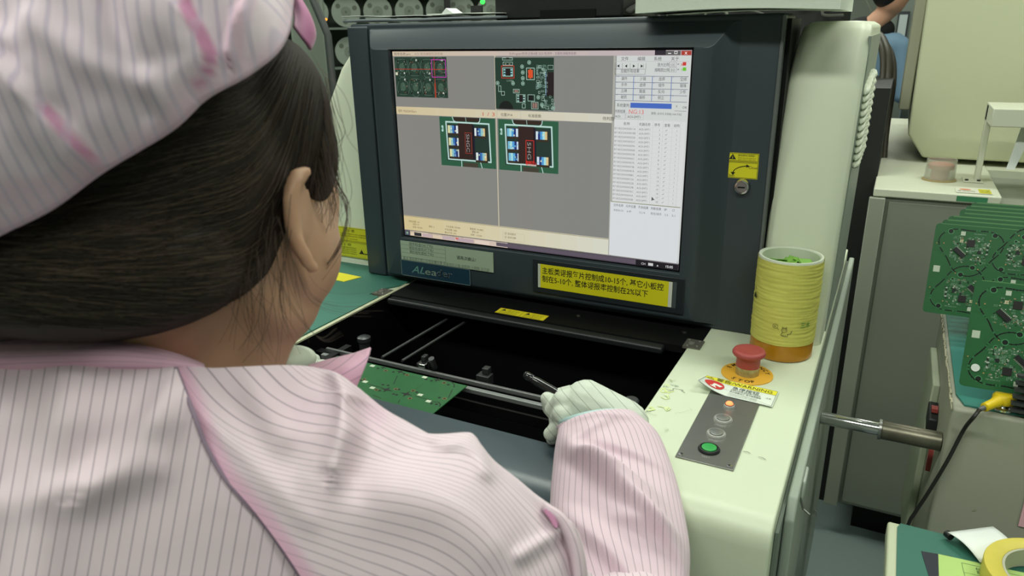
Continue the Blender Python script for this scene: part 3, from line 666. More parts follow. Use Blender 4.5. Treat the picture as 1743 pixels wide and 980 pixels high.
# yellow labels on the left fairing
c, bs, w_, h_ = sticker('warning_label', -.900, -.3565, -.806, -.3305, .9885, (206, 200, 36), label='upper yellow warning label on the left fairing')
c.frame(.001, .001, w_-.001, h_-.001, .0005, (70, 70, 12)); c.text('注 意', w_*.45, h_*.68, .006, (40, 40, 12), width=.02); 
for k in range(2): c.text('设备运行时请勿将手伸入机器内部', w_*.3, h_*.48-.004*k, .003, (50, 50, 12), width=w_*.62)
c.text('CAUTION', w_*.5, h_*.12, .004, (40, 40, 12), width=.02)
c.build('label_print', bs)
c, bs, w_, h_ = sticker('warning_label', -.892, -.3870, -.808, -.3575, .9885, (198, 198, 46), label='lower yellow warning label on the left fairing')
c.frame(.001, .001, w_-.001, h_-.001, .0005, (70, 70, 12)); c.poly([(w_*.08, h_*.72), (w_*.18, h_*.72), (w_*.13, h_*.95)], (30, 30, 12)); c.text('口 意', w_*.24, h_*.74, .0055, (40, 40, 12), width=.024)
for k in range(4): c.text('请勿打开此盖注意夹手危险操作', w_*.1, h_*.58-.0038*k, .0028, (60, 60, 16), width=w_*.55)
c.rect(w_*.72, h_*.3, w_*.95, h_*.36, (40, 40, 12)); c.poly([(w_*.74, h_*.36), (w_*.84, h_*.36), (w_*.79, h_*.6)], (40, 40, 12))
c.build('label_print', bs)
p = onz(585, 468, DZ+.003); MB().obox((p[0]+.0, p[1]-.006, DZ+.0012), (.026, -.002, 0), (.006, .016, 0), (0, 0, .0004)).build('yellow_tape', mat('yellow_tape_piece', (226, 216, 50), .5), mach, label='small piece of yellow tape on the green mat')

# ---- control plate with buttons
cp_ = MB().prism([(-.146, .6175, DZ), (-.0895, .6175, DZ), (-.0895, .775, DZ), (-.146, .775, DZ)], (0, 0, .0016)).build('button_plate', M_plate, mach, bevel=.0006)
for (x, y) in ((-.1415, .6225), (-.094, .6225)): MB().lathe([(.0026, 0), (.0026, .0008), (.0012, .0012)], (x, y, DZ+.0016), n=10).build('screw', M_chrome, cp_, smooth=True)
def button(y, r, kind, txt=''):
    b_ = MB().lathe([(r*1.28, 0), (r*1.28, .0012), (r*1.15, .0026), (r*1.0, .0028), (r*.98, .0014)], (-.1187, y, DZ+.0016), n=32).build('button', {'green': M_blk}.get(kind, mat('button_ring', (196, 196, 192), .3, .55)), mach, smooth=True, label={'green': 'green push button', 'lamp': 'small lit orange lamp', 'steel': 'round steel push button'}[kind])
    cap_m = {'green': mat('green_button_cap', (52, 158, 78), .35), 'lamp': mat('lit_orange_lamp', (255, 120, 70), .4, emit=2.2), 'steel': M_steel}[kind]
    MB().lathe([(r*.86, 0), (r*.86, .0030 if kind != 'lamp' else .0040), (r*.6, .0036 if kind != 'lamp' else .0056), (0.0001, .0037 if kind != 'lamp' else .006)], (-.1187, y, DZ+.0018), n=28).build('button_cap', mat('button_steel_cap', (140, 142, 138), .3, .5) if kind == 'steel' else cap_m, b_, smooth=True)
    if kind == 'lamp': MB().lathe([(r*1.0, 0), (r*1.0, .0032), (r*.9, .0034)], (-.1187, y, DZ+.0018), n=24).build('lamp_bezel', mat('dark_red_bezel', (90, 26, 18), .4), b_, smooth=True)
    if txt:
        c = Canvas((-.1187-.009, y-r*1.28-.0052, DZ+.00175), (1, 0, 0), (0, 1, 0)); c.text(txt, .009, 0, .0042, (158, 158, 154), align='c'); c.build('engraving', cp_)
button(.7405, .0048, 'lamp'); button(.7085, .0078, 'steel', 'START'); button(.6755, .0078, 'steel', 'STOP'); button(.6435, .0085, 'green', 'TEST')
# warning sticker above the plate, one corner lifting
S0 = V(-.1605, .7655, DZ+.0022)
nx, ny = 60, 8; vs = []; fs = []
SWp, SHp = .0845, .0400
def stk(u, v): 
    lift_ = .012*max(0, .42-u)**1.6*max(0, 1-v)*4 if u < .42 else 0
    return V(-.1605+SWp*u+.0015*v, .7655+SHp*v-.006*u, DZ+.0022+lift_)
for j in range(ny+1):
    for i in range(nx+1): vs.append(stk(i/nx, j/ny))
for j in range(ny):
    for i in range(nx): a = j*(nx+1)+i; fs.append((a, a+1, a+nx+2, a+nx+1))
top = len(vs); vs2 = [v-V(0, 0, .0006) for v in vs]
fs2 = [tuple(i+top for i in f[::-1]) for f in fs]
ws = MB().add(vs+vs2, fs+fs2).build('warning_sticker', mat('sticker_white', (218, 226, 216), .35), mach, smooth=True, label='white and yellow WARNING sticker with one corner lifting')
class CurveCanvas(Canvas):
    def P(s, a, b):
        p = stk(a/SWp, b/SHp); p[2] += .0002+s.l*.00009; return p
c = CurveCanvas((0, 0, 0), (1, 0, 0), (0, 1, 0))
for i in range(60): c.rect(SWp*(.012+.976/60*i), SHp*.70, SWp*(.012+.976/60*(i+1)), SHp*.98, (222, 214, 50))
c.lift()
c.line([(SWp*.012, SHp*.03+0), (SWp*.012, SHp*.98), (SWp*.988, SHp*.98), (SWp*.988, SHp*.03), (SWp*.012, SHp*.03)], .0004, (60, 70, 60)); c.line([(SWp*.012, SHp*.70), (SWp*.988, SHp*.70)], .0004, (50, 50, 40))
c.poly([(SWp*.035, SHp*.74), (SWp*.145, SHp*.74), (SWp*.09, SHp*.95)], (30, 30, 20)); c.lift(); c.poly([(SWp*.055, SHp*.765), (SWp*.125, SHp*.765), (SWp*.09, SHp*.90)], (222, 214, 50)); c.lift(); c.rect(SWp*.085, SHp*.79, SWp*.095, SHp*.87, (30, 30, 20))
c.text('警告/WARNING', SWp*.17, SHp*.755, .0092, (36, 36, 22), width=SWp*.76)
c.disc(SWp*.19, SHp*.40, SWp*.135, (196, 52, 48), 28, SHp*.27); c.lift(); c.poly([(SWp*.09, SHp*.52), (SWp*.17, SHp*.46), (SWp*.20, SHp*.48), (SWp*.30, SHp*.45), (SWp*.27, SHp*.34), (SWp*.20, SHp*.36), (SWp*.17, SHp*.42)], (228, 226, 220)); c.rect(SWp*.15, SHp*.20, SWp*.23, SHp*.26, (228, 226, 220)); c.rect(SWp*.17, SHp*.24, SWp*.21, SHp*.40, (228, 226, 220))
c.text('急停按钮', SWp*.42, SHp*.48, .0082, (34, 42, 40), width=SWp*.36)
for k, s in enumerate(('在发生危险时请立即按下此按钮', '停止设备运行 请勿随意触碰')): c.text(s, SWp*.41, SHp*.375-.0042*k, .0040, (44, 50, 46), width=SWp*(.40 if k == 0 else .42))
for k in range(3): c.text('In case of emergency push the button to stop machine', SWp*.41, SHp*.18-.0026*k, .0023, (80, 90, 84), width=SWp*.38)
c.text('注意', SWp*.88, SHp*.37, .0032, (60, 60, 50))
c.build('sticker_print', ws)
# emergency stop
ES = (-.1165, .8345)
es = MB().lathe([(.0305, 0), (.0305, .0012), (.029, .0016)], (ES[0], ES[1], DZ), n=40).build('emergency_ring', mat('orange_yellow_ring', (220, 166, 50), .5), mach, smooth=True, label='orange ring label reading EMERGENCY STOP')
c = Canvas((ES[0], ES[1], DZ+.00185), (1, 0, 0), (0, 1, 0))
def arc_text(c, s, r, a_mid, step, size, inv=1):
    for k, ch in enumerate(s):
        a = a_mid+(len(s)/2-.5-k)*step*inv
        th = a-(math.pi/2 if inv > 0 else -math.pi/2)
        c.text(ch, r*math.cos(a)-math.cos(th)*size*.32, r*math.sin(a)-math.sin(th)*size*.32, size, (40, 34, 14), ang=th, bold=.02)
arc_text(c, 'EMERGENCY', .0215, math.pi/2, .30, .0080, 1); arc_text(c, 'STOP', .0268, -math.pi/2, .32, .0085, -1)
c.build('ring_print', es, kind='stuff')
MB().lathe([(.0140, .0005), (.0140, .010), (.0136, .014)], (ES[0], ES[1], DZ), n=32).build('stop_collar', mat('clear_yellow_collar', (170, 160, 110), .2, .4, var=.25, scale=200), mach, smooth=True)
MB().lathe([(.0138, .0105), (.0140, .022), (.0152, .0248), (.0182, .0262), (.0194, .0278), (.0194, .0300), (.0182, .0322), (.0150, .0333), (.0146, .0331), (.0001, .0337)], (ES[0], ES[1], DZ), n=48).build('stop_button', M_red, mach, smooth=True, angle=60, label='red mushroom emergency stop head')
# pen scribbles and marker stains left on the deck
c = Canvas((-.2, .6, DZ+.00015), (1, 0, 0), (0, 1, 0), eps=.00001); rr = random.Random(21)
def scrib(px, py, n_, sp, col, w_=.0004):
    p = onz(px, py, DZ); x, y = p[0]+.2, p[1]-.6; pts = [(x, y)]
    for k in range(n_): x += rr.uniform(-sp, sp); y += rr.uniform(-sp*.7, sp*.7); pts.append((max(x, .0015), y))
    for q0_, q1_ in zip(pts[:-1], pts[1:]): c.lift(); c.line([q0_, q1_], w_, col)
for (px, py, n_, sp, col, w_) in ((1140, 658, 12, .006, (206, 220, 160), .0014), (1133, 664, 12, .007, (210, 222, 150), .0016), (1146, 655, 10, .005, (120, 150, 130), .0004), (1138, 660, 9, .006, (70, 120, 130), .0004), (1136, 666, 6, .007, (50, 56, 50), .0005),
        (1112, 696, 12, .006, (206, 220, 156), .0016), (1120, 692, 12, .006, (210, 222, 166), .0014), (1108, 702, 10, .004, (110, 130, 140), .0004), (1118, 708, 8, .005, (140, 156, 130), .0004), (1125, 676, 8, .006, (210, 222, 160), .0012), (1150, 648, 8, .005, (150, 170, 110), .0005), (1135, 735, 6, .006, (160, 172, 150), .0003), (1150, 705, 6, .008, (160, 172, 150), .0003)): scrib(px, py, n_, sp, col, w_)
for (a, b) in (((1265, 770), (1277, 773)), ((1291, 779), (1303, 784))):
    A, B = onz(*a, DZ), onz(*b, DZ); c.line([(A[0]+.2, A[1]-.6), ((A[0]+B[0])/2+.2, (A[1]+B[1])/2-.5985), (B[0]+.2, B[1]-.6)], .0006, (40, 44, 40))
c.build('pen_marks', mach, kind='stuff')

# ================================================================== THINGS ON AND IN THE MACHINE
# tape-wrapped tube
PC = V(-.0905, .922); pr = .0385
pot = thing('tape_wrapped_tube', (PC[0], PC[1], DZ), 'tall yellow tape-wrapped tube with amber base, on the cream deck beside the screen', 'tube')
zb = DZ+.0008
n = 64; vs = []; fs = []; hs = np.linspace(.022, .128, 130); rr = random.Random(5)
for i, h in enumerate(hs):
    for k in range(n):
        a = 2*math.pi*k/n; r = pr+.0006+.0006*noise.noise(Vector((math.cos(a)*1.3, math.sin(a)*1.3, h*330)))+.00035*(((h*190+a*.12+1.6*noise.noise(Vector((math.cos(a)*1.5, math.sin(a)*1.5, h*30)))) % 1.0))*(.5+.5*noise.noise(Vector((math.cos(a)*2, math.sin(a)*2, h*70))))+.0004*noise.noise(Vector((math.cos(a)*4, math.sin(a)*4, h*120)))
        vs.append((PC[0]+r*math.cos(a), PC[1]+r*math.sin(a), zb+h))
for i in range(len(hs)-1):
    for k in range(n): k2 = (k+1) % n; fs.append((i*n+k, i*n+k2, (i+1)*n+k2, (i+1)*n+k))
MB().add(vs, fs).build('yellow_tape_wrap', mat('yellow_masking_tape', (200, 196, 96), .6, var=.10, scale=25, bump=.3, bscale=120), pot, smooth=True, angle=180)
amb = mat('amber_plastic', (170, 116, 22), .25, var=.3, scale=40); MB().lathe([(pr-.001, 0), (pr, .001), (pr, .021), (pr-.0005, .0235)], (PC[0], PC[1], zb), n=48).build('amber_base', amb, pot, smooth=True)
MB().lathe([(pr-.0045, .006), (pr-.0045, .129), (pr-.003, .1305), (pr-.0005, .1305), (pr, .129), (pr-.001, .02), (pr-.001, .004)], (PC[0], PC[1], zb), n=48, caps=False).build('tube_wall', mat('white_tube_plastic', (206, 212, 194), .5), pot, smooth=True)
gt = MB(); rr = random.Random(8)
gt.lathe([(pr-.005, .10), (pr-.005, .1105), (.02, .115), (.0001, .1165)], (PC[0], PC[1], zb), n=24)
for k in range(14):
    a, r = rr.uniform(0, 6.28), rr.uniform(0, .022); p = V(PC[0]+r*math.cos(a), PC[1]+r*math.sin(a), zb+.116+rr.uniform(0, .007)); ux = V(math.cos(a*2)*.010, math.sin(a*2)*.010, rr.uniform(-.003, .003)); uy = V(-ux[1]*.6, ux[0]*.6, rr.uniform(-.003, .004)); gt.obox(p, ux, uy, V(0, 0, .0004))
gt.build('green_tape_scraps', mat('green_scraps', (124, 176, 70), .55, var=.2, scale=60), pot, kind='stuff')
class CylCanvas(Canvas):
    def __init__(s, a0, z0): s.mb = MB(); s.l = 0; s.eps = .00008; s.a0 = a0; s.z0 = z0
    def P(s, a, b): t = s.a0+a/pr; r = pr+.0022+s.l*s.eps; return V(PC[0]+r*math.cos(t), PC[1]+r*math.sin(t), s.z0+b)
c = CylCanvas(-math.pi/2-.33, zb+.040); INK = (40, 42, 24)
c.ring(.008, .0085, .0028, .0032, INK, 14); c.text('好', .0063, .0068, .0034, INK); c.line([(.0105, .0065), (.0125, .0045)], .0004, INK)
c.ring(.0185, .0045, .0026, .0031, INK, 16, 0, 2*math.pi); c.line([(.0163, .0066), (.0160, .0086), (.0178, .0075), (.0192, .0075), (.0210, .0086), (.0208, .0066)], .0005, INK)
for x in (.0175, .0195): c.disc(x, .005, .0004, INK, 6)
c.line([(.0172, .002), (.0150, -.002), (.0165, -.003), (.0200, -.0032), (.0225, -.0032), (.0226, .0)], .0005, INK); c.line([(.0225, -.001), (.0262, .0005), (.0262, .0035), (.0275, .004)], .0006, INK)
for x in (.0170, .0186, .0203): c.line([(x, -.003), (x, -.0012)], .0004, INK)
c.build('ink_drawing', pot)
c = CylCanvas(-math.pi/2-1.12, zb+.076); c.poly([(0, 0), (.007, 0), (.006, .004), (.004, .0075), (.0015, .005)], (44, 46, 26)); c.ring(.003, .012, .0015, .0019, INK, 10); c.line([(.006, 0), (.0085, .003)], .0007, INK); c.build('ink_drawing', pot)
c = CylCanvas(-math.pi/2+.62, zb+.048); c.text('三木', 0, 0, .0085, (70, 140, 60), width=.013, bold=.01); c.build('green_writing', pot)

# circuit boards -----------------------------------------------------
def tray_board():
    bz = -.413
    pts = [onz(795, 656, bz), onz(614, 612, bz)]
    x1, y1 = pts[0][0], pts[0][1]; x0 = x1-.205; y0 = y1-.135
    t = thing('circuit_panel', ((x0+x1)/2, y0, bz-.001), 'bare green circuit panel lying in the machine tray beside the pink collar', 'circuit board')
    MB().box((x0, y0, bz-.0016), (x1, y1, bz)).build('board', M_pcb, t, bevel=.0003)
    c = Canvas((0, 0, bz+.0001), (1, 0, 0), (0, 1, 0), eps=.00005)
    Z = lambda px, py: tuple(onz(500+px/3.77, 540+py/3.77, bz)[:2])
    D = (10, 14, 12)
    c.line([(x0+.002, y1-.0045), (x1-.004, y1-.0045)], .0006, (56, 128, 80)); c.lift()
    for (a, b) in (((665, 375), (640, 430)), ((1018, 462), (992, 518)), ((480, 430), (570, 452)), ((780, 505), (875, 530)), ((680, 530), (670, 550)), ((830, 430), (760, 475)), ((510, 500), (560, 520))):
        c.line([Z(*a), Z(*b)], .0009 if a[0] not in (830,) else .0003, D)
    for cx_, cy_, s in ((575, 322, .7), (684, 349, .9), (596, 464, 1.15), (722, 492, 1.15), (920, 402, .9)):
        p = Z(cx_, cy_); w_ = .0065*s; pts = []
        for k in range(4):
            a = k*math.pi/2; pts += [(p[0]+w_*1.25*math.cos(a), p[1]+w_*math.sin(a)), (p[0]+w_*.35*math.cos(a+math.pi/4), p[1]+w_*.35*math.sin(a+math.pi/4))]
        c.poly(pts, D)
    c.line([Z(960, 400), Z(1010, 412), Z(1030, 432), Z(1028, 450)], .0012, D); c.line([Z(880, 540), Z(930, 545), Z(942, 560), Z(935, 572)], .0012, D)
    for k, (a, b) in enumerate(((540, 327), (590, 342), (640, 350), (708, 362), (727, 370), (572, 432), (606, 437), (655, 460), (676, 462), (430, 405), (452, 398), (850, 398), (884, 407), (965, 420), (992, 432), (935, 515), (968, 521), (884, 553), (916, 558), (746, 520), (640, 492), (660, 497), (530, 465), (552, 470), (790, 480), (766, 470))):
        p = Z(a, b)
        if k % 3 == 1: c.ring(p[0], p[1], .0014, .0026, (150, 120, 80), 12)
        c.disc(p[0], p[1], .0019, D, 12, .0019)
    for (a, b) in ((505, 311), (840, 384), (458, 413), (505, 452), (812, 497), (865, 538)):
        p = Z(a, b); c.rect(p[0]-.0033, p[1]-.0026, p[0]+.0033, p[1]+.0026, (196, 206, 184))
    c.build('board_print', t)
tray_board()

def panel_print(cv, w_, h_, seed, comps, face=1):
    """one face of a populated panel: routed slots, holes, parts. local coords x 0..w, y 0..h"""
    D = (12, 20, 16); S = (150, 178, 158); rr = random.Random(seed)
    GR = (50, 112, 68)
    cols_x = [.042, .042+.062, .042+.124, .042+.186]
    for ci, cx_ in enumerate(cols_x):
        for row in range(2):
            inv = (ci+row) % 2                    # 0: wide side up
            cy_ = h_*.735 if row else h_*.265; sy = 1 if row else -1
            flip = 1 if (row == 1) == (ci % 2 == 0) else 1
            sgn = 1 if row == 1 else -1           # wide side faces the outer edge in even columns
            if ci % 2: sgn = -sgn
            P = lambda u, v: (cx_+u*sgn, cy_+v*sgn)
            # routed outline, a rounded triangle with bridges
            out = []
            for k in range(61):
                th = 2*math.pi*k/60; r3 = 1+.16*math.sin(3*th)*1.0
                out.append((.0335*r3*math.cos(th), .0295*r3*math.sin(th)*1.0))
            cv.l = 0
            cv.line([P(*q) for q in out], .0026, GR); cv.lift()
            for k in range(0, 60):
                if k % 10 in (2, 3, 9): continue
                cv.line([P(*out[k]), P(*out[k+1])], .0014, D)
            for (u, v) in ((-.024, .022), (.025, .021), (.006, -.0225), (.014, -.016)):
                p = P(u, v); r = .0028 if v != -.016 else .0014
                cv.ring(p[0], p[1], r, r+.0008, (80, 150, 100), 14); cv.disc(p[0], p[1], r, D, 14)
            for (u, v, r) in ((-.030, .006, .0008), (.021, .014, .0008), (.012, -.024, .0008)): cv.disc(*P(u, v), r, (190, 150, 90), 8)
            p = P(-.010, .0205); cv.rect(p[0]-.0026, p[1]-.0026, p[0]+.0026, p[1]+.0026, (192, 202, 184))
            cv.text('MB-2306A V1.0', P(.002, .021)[0]-(0 if sgn > 0 else .016), P(0, .0205)[1], .0018, S, width=.013)
            for k in range(95):
                u, v = rr.uniform(-.021, .021), rr.uniform(-.016, .017)
                if abs(u+.010)+abs(v+.004) < .010 or (u*u+v*v)**.5 > .0235: continue
                p = P(u, v); a, b = rr.choice(((.0016, .0008), (.0008, .0016), (.0011, .0007)))
                cv.frame(p[0]-a, p[1]-b, p[0]+a, p[1]+b, .00022, S)
            # raised parts
            def comp(u, v, a, b, h, col, ang=0.0):
                p = P(u, v); ca, sa = math.cos(ang), math.sin(ang)
                comps.append((p[0], p[1], a, b, h, col, ang+(0 if sgn > 0 else 0)))
            comp(.000, .0085, .0043, .0043, .0011, (34, 30, 32)); comp(-.0115, -.0045, .0078, .0026, .0022, (30, 27, 32), -.70); comp(.0105, -.0020, .0019, .0019, .0009, (30, 34, 36))
            for (u, v) in ((-.0115, .0095), (-.0095, .0095), (-.0115, .0115), (-.0095, .0115)): comp(u, v, .0008, .0008, .0007, (214, 206, 170))
            for k in range(9):
                a = -.70; q = -.0065+.0016*k
                comp(-.0115+q*math.cos(a)+.0034*math.sin(-a)*.9, -.0045+q*math.sin(a)+.0034*math.cos(a), .0003, .0009, .0005, (206, 206, 196), a)
            for k in range(5): comp(.019-.0*k, .0075-.0028*k, .0010, .0007, .0008, (24, 24, 26) if k % 2 else (190, 196, 186))
            for k in range(75):
                u, v = rr.uniform(-.022, .022), rr.uniform(-.018, .018)
                if (u*u+v*v)**.5 > .0225 or (abs(u+.0115) < .007 and abs(v+.0045) < .006) or (abs(u) < .005 and abs(v-.0085) < .005): continue
                comp(u, v, rr.choice((.0009, .0006)), rr.choice((.0005, .0007)), .0006, rr.choice(((170, 176, 164), (150, 132, 100), (36, 34, 34), (196, 200, 190))))
    cv.lift(2)
    for y in (h_*.70, h_*.27): cv.line([(.0, y), (.010, y)], .0003, (30, 84, 48))
    cv.rect(.0045, h_*.46, .0120, h_*.53, (190, 202, 184))
    for k in range(2): cv.disc(.004, h_*(.78-.5*k), .0007, (190, 150, 90), 8)
def standing_panel(org, ux, uy, seed, label, full=True, w_=.235, h_=.118):
    """org: lower left corner, ux along the board, uy up the board"""
    ux = V(*ux)/np.linalg.norm(ux); uy = V(*uy)/np.linalg.norm(uy); n_ = np.cross(ux, uy)
    t = thing('circuit_panel', org, label, 'circuit board', 'circuit panels standing in the rack')
    m = MB(); cs = .004
    poly = [org+ux*a+uy*b for a, b in ((cs, 0), (w_, 0), (w_, h_), (cs, h_), (cs*.3, h_-cs*.3), (0, h_-cs), (0, cs), (cs*.3, cs*.3))]
    m.prism(poly, -n_*.0016); m.build('board', M_pcb, t)
    if not full:
        MB().obox(org+ux*(w_/2+.002)+uy*(h_-.0002)-n_*.0008, ux*(w_/2-.004), uy*.0009, n_*.0009).build('board_edge', mat('pale_board_edge', (84, 136, 84), .5), t)
    if full:
        MB().obox(org+ux*(w_/2+.002)+uy*(h_-.0001)-n_*.0008, ux*(w_/2-.004), uy*.0005, n_*.0009).build('board_edge', mat('pale_board_edge', (84, 136, 84), .5), t)
        cv = Canvas(org+n_*.0001, ux, uy, eps=.00006); comps = []
        panel_print(cv, w_, h_, seed, comps); cv.build('board_print', t, attr_mat('print_gloss', rough=.4))
        cm = MB()
        for (x, y, a, b, h, col, ang) in comps:
            if not (0 < x < w_): continue
            ca, sa = math.cos(ang), math.sin(ang)
            cm.obox(org+ux*x+uy*y+n_*(h/2+.0002), (ux*ca+uy*sa)*a, (-ux*sa+uy*ca)*b, n_*h/2, col)
        cm.build('components', attr_mat('print_gloss'), t, kind='stuff')
    return t

# ================================================================== RIGHT-HAND UNITS
BZ = -.40
bx = thing('conveyor_unit', (.25, 1.0, -1.35), 'grey conveyor unit with a green mat top, right edge of the photo', 'machine')
BX0 = .101; BY0 = .845
MB().box((BX0, BY0, -1.25), (.62, 1.16, BZ)).build('cabinet_body', mat('grey_green_unit_paint', (150, 152, 136), .5, var=.05, scale=3, scuff=((90, 84, 66), 14, .70)), bx, bevel=.004, seg=3)
for (a, b) in ((.14, .88), (.58, .88), (.14, 1.13), (.58, 1.13)): MB().lathe([(.022, -1.35), (.022, -1.335), (.01, -1.33), (.01, -1.25)], (a, b, 0)).build('foot', M_blk, bx, smooth=True)
mt = MB().prism([(BX0+.012, BY0+.010, BZ+.0002), (BX0+.005, BY0+.035, BZ+.0002), (BX0+.005, 1.155, BZ+.0002), (.61, 1.155, BZ+.0002), (.61, BY0+.004, BZ+.0002)], (0, 0, .002)); mt.build('green_mat', mat('blue_green_mat', (46, 118, 108), .5, var=.05), bx)
ed = MB(); rr = random.Random(4)
for k in range(40):
    y = BY0+.005+k*.0078; ed.obox((BX0-.0002+rr.uniform(-.0008, .0006), y, BZ-.001), (rr.uniform(.0004, .0012), 0, 0), (0, .0055, 0), (0, 0, rr.uniform(.0008, .0016)))
ed.build('chipped_edge', mat('chipped_edge_paint', (164, 160, 136), .6, var=.3, scale=120), bx, kind='stuff')
# side details left of the unit: recessed frame with red and black catches
MB().box((BX0-.009, .99, -.70), (BX0, 1.12, -.44)).build('side_frame', mat('pale_side_frame', (176, 184, 160), .5), bx, bevel=.002)
MB().obox((BX0-.005, .96, -.475), (.006, 0, 0), (0, .018, .004), (0, .002, .012)).build('black_catch', M_blk, bx, bevel=.002)
MB().box((BX0-.008, .955, -.463), (BX0-.001, .966, -.458)).build('red_catch', M_red, bx)
MB().box((BX0-.005, .925, -.53), (BX0, .933, -.500)).build('red_catch', M_red, bx)
# shaft
A, B, E_ = ony(1396, 716, .873), ony(1500, 731, .873), ony(1612, 747, .873)
zz = (A[2]+E_[2])/2
sh = MB().lathe([(.0072, 0), (.0080, .001), (.0080, B[0]-A[0]-.003), (.0080, B[0]-A[0])], (A[0], .873, zz), (1, 0, 0), 24)
t = thing('adjusting_shaft', (A[0], .873, zz), 'steel adjusting shaft sticking out of the grey conveyor unit', 'shaft')
sh.build('thin_rod', M_chrome, t, smooth=True)
MB().lathe([(.0125, 0), (.0125, .003)], (B[0]-.003, .873, zz), (1, 0, 0), 24).build('collar', M_steel, t, smooth=True)
MB().lathe([(.0105, 0), (.0112, .001), (.0112, BX0-.001-B[0])], (B[0], .873, zz), (1, 0, 0), 24).build('thick_rod', mat('worn_steel_rod', (122, 118, 104), .38, .85, var=.35, scale=60), t, smooth=True)
# rack of boards
rk = thing('board_rack', (.24, .93, BZ+.002), 'black slotted rack under the green circuit panels', 'rack')
def board_line(pl, pr_, t0, t1): return at(*pl, t0), at(*pr_, t1)
uyv = V(0, .34, .94); uxv = V(1, .02, 0)
front_org = at(1632, 655, .800); back_org = at(1570, 530, .955)
fp = standing_panel(front_org, uxv, uyv, 11, 'green circuit panel standing in front of the row, round white sticker at its corner')
bp_ = standing_panel(back_org, uxv, uyv, 12, 'green circuit panel at the front of the rear row')
for k in range(6):
    ORD = ('second', 'third', 'fourth', 'fifth', 'sixth', 'rearmost')
    o_ = back_org+V(.0075*(k+1)+(.006 if k == 2 else 0), .018*(k+1), .0015*(k+1))
    standing_panel(o_, uxv, uyv, 0, '%s green circuit panel of the rear row, only its top edge in view' % ORD[k], full=False)
uyn = uyv/np.linalg.norm(uyv); p = front_org+V(.0125, 0, 0)+uyn*.022+np.cross(uxv, uyn)*.0016; MB().lathe([(.0042, 0), (.0042, .0003)], p, np.cross(uxv, uyv), 20).build('round_sticker', M_white, fp); 
cc = Canvas(p+np.cross(uxv, uyv/np.linalg.norm(uyv))*.0005-V(.002, 0, .0015), uxv, uyv); cc.text('✕', 0, 0, .005, (190, 80, 80)); cc.build('sticker_print', fp)
rb = MB(); rb.box((.150, .80+.06, BZ+.003), (.60, 1.14, BZ+.010))
rb.build('rack_base', M_blk, rk, bevel=.001)
for k in range(13):
    y = .865+.022*k
    MB().box((.158, y, BZ+.010), (.590, y+.006, BZ+.034)).build('rack_rib', M_blk, rk)
for xx in (.165, .585): MB().box((xx, .863, BZ+.010), (xx+.006, 1.14, BZ+.060)).build('rack_rail', M_blk, rk)
# black slotted end plate near the plug
cb = MB(); P0 = at(1730, 625, .80)
rq = MB().box((P0[0]+.004, P0[1]-.045, BZ+.003), (P0[0]+.06, P0[1]-.030, BZ+.05)); rq.build('end_plate', M_blk, rk, bevel=.002)
for k in range(6): MB().box((P0[0]-.006, P0[1]-.052+.0*k, BZ+.008+.008*k), (P0[0]+.05, P0[1]-.045, BZ+.011+.008*k)).build('comb_tooth', mat('grey_black_comb', (52, 54, 56), .45), rk)
# yellow wrist-strap plug with its cord
PP = onz(1706, 692, BZ+.004); 
pg = thing('grounding_plug', (PP[0], PP[1], BZ+.0022), 'yellow right-angle grounding plug on the green mat', 'plug')
MB().lathe([(.0115, 0), (.0115, .0022), (.0095, .003), (.0075, .0055), (.0075, .007)], (PP[0], PP[1], BZ+.0024), n=28).build('metal_snap', M_chrome, pg, smooth=True)
Y_ = mat('yellow_plug_rubber', (222, 192, 20), .45)
d1 = onz(1676, 693, BZ+.010)-V(PP[0], PP[1], BZ+.012); d1[2] = -.004
b_ = MB(); b_.lathe([(.0100, .0), (.0112, .002), (.0112, .007), (.0085, .0105), (.0001, .0112)], (PP[0], PP[1], BZ+.0092), n=28)
b_.build('plug_head', Y_, pg, smooth=True)
q0 = V(PP[0], PP[1], BZ+.014); q1 = q0+d1*1.0
MB().tube([q0, q0+d1*.45, q0+d1*.5, q1, q1+d1*.03], [.0062, .0060, .0052, .0048, .0030], 16).build('plug_sleeve', Y_, pg, smooth=True)
MB().tube([q1, q1+d1*.3], [.0028, .0022], 10).build('strain_relief', mat('grey_relief', (96, 98, 98), .5), pg, smooth=True)
pts = [q1+d1*.25]; 
pts.append(onz(1657, 710, BZ+.006))
for (px, py) in ((1640, 732), (1612, 785), (1580, 838), (1557, 873), (1546, 893), (1525, 960)): pts.append(ony(px, py, .839))
def smooth_path(pts, n=8):
    pts = [np.array(p, float) for p in pts]; P = [2*pts[0]-pts[1]]+pts+[2*pts[-1]-pts[-2]]; out = []
    for i in range(1, len(P)-2):
        for k in range(n):
            t = k/n; out.append(.5*((2*P[i])+(-P[i-1]+P[i+1])*t+(2*P[i-1]-5*P[i]+4*P[i+1]-P[i+2])*t*t+(-P[i-1]+3*P[i]-3*P[i+1]+P[i+2])*t**3))
    out.append(pts[-1]); return out
MB().tube(smooth_path(pts), .0021, 8).build('cord', mat('black_cord', (30, 30, 28), .5), pg, smooth=True)
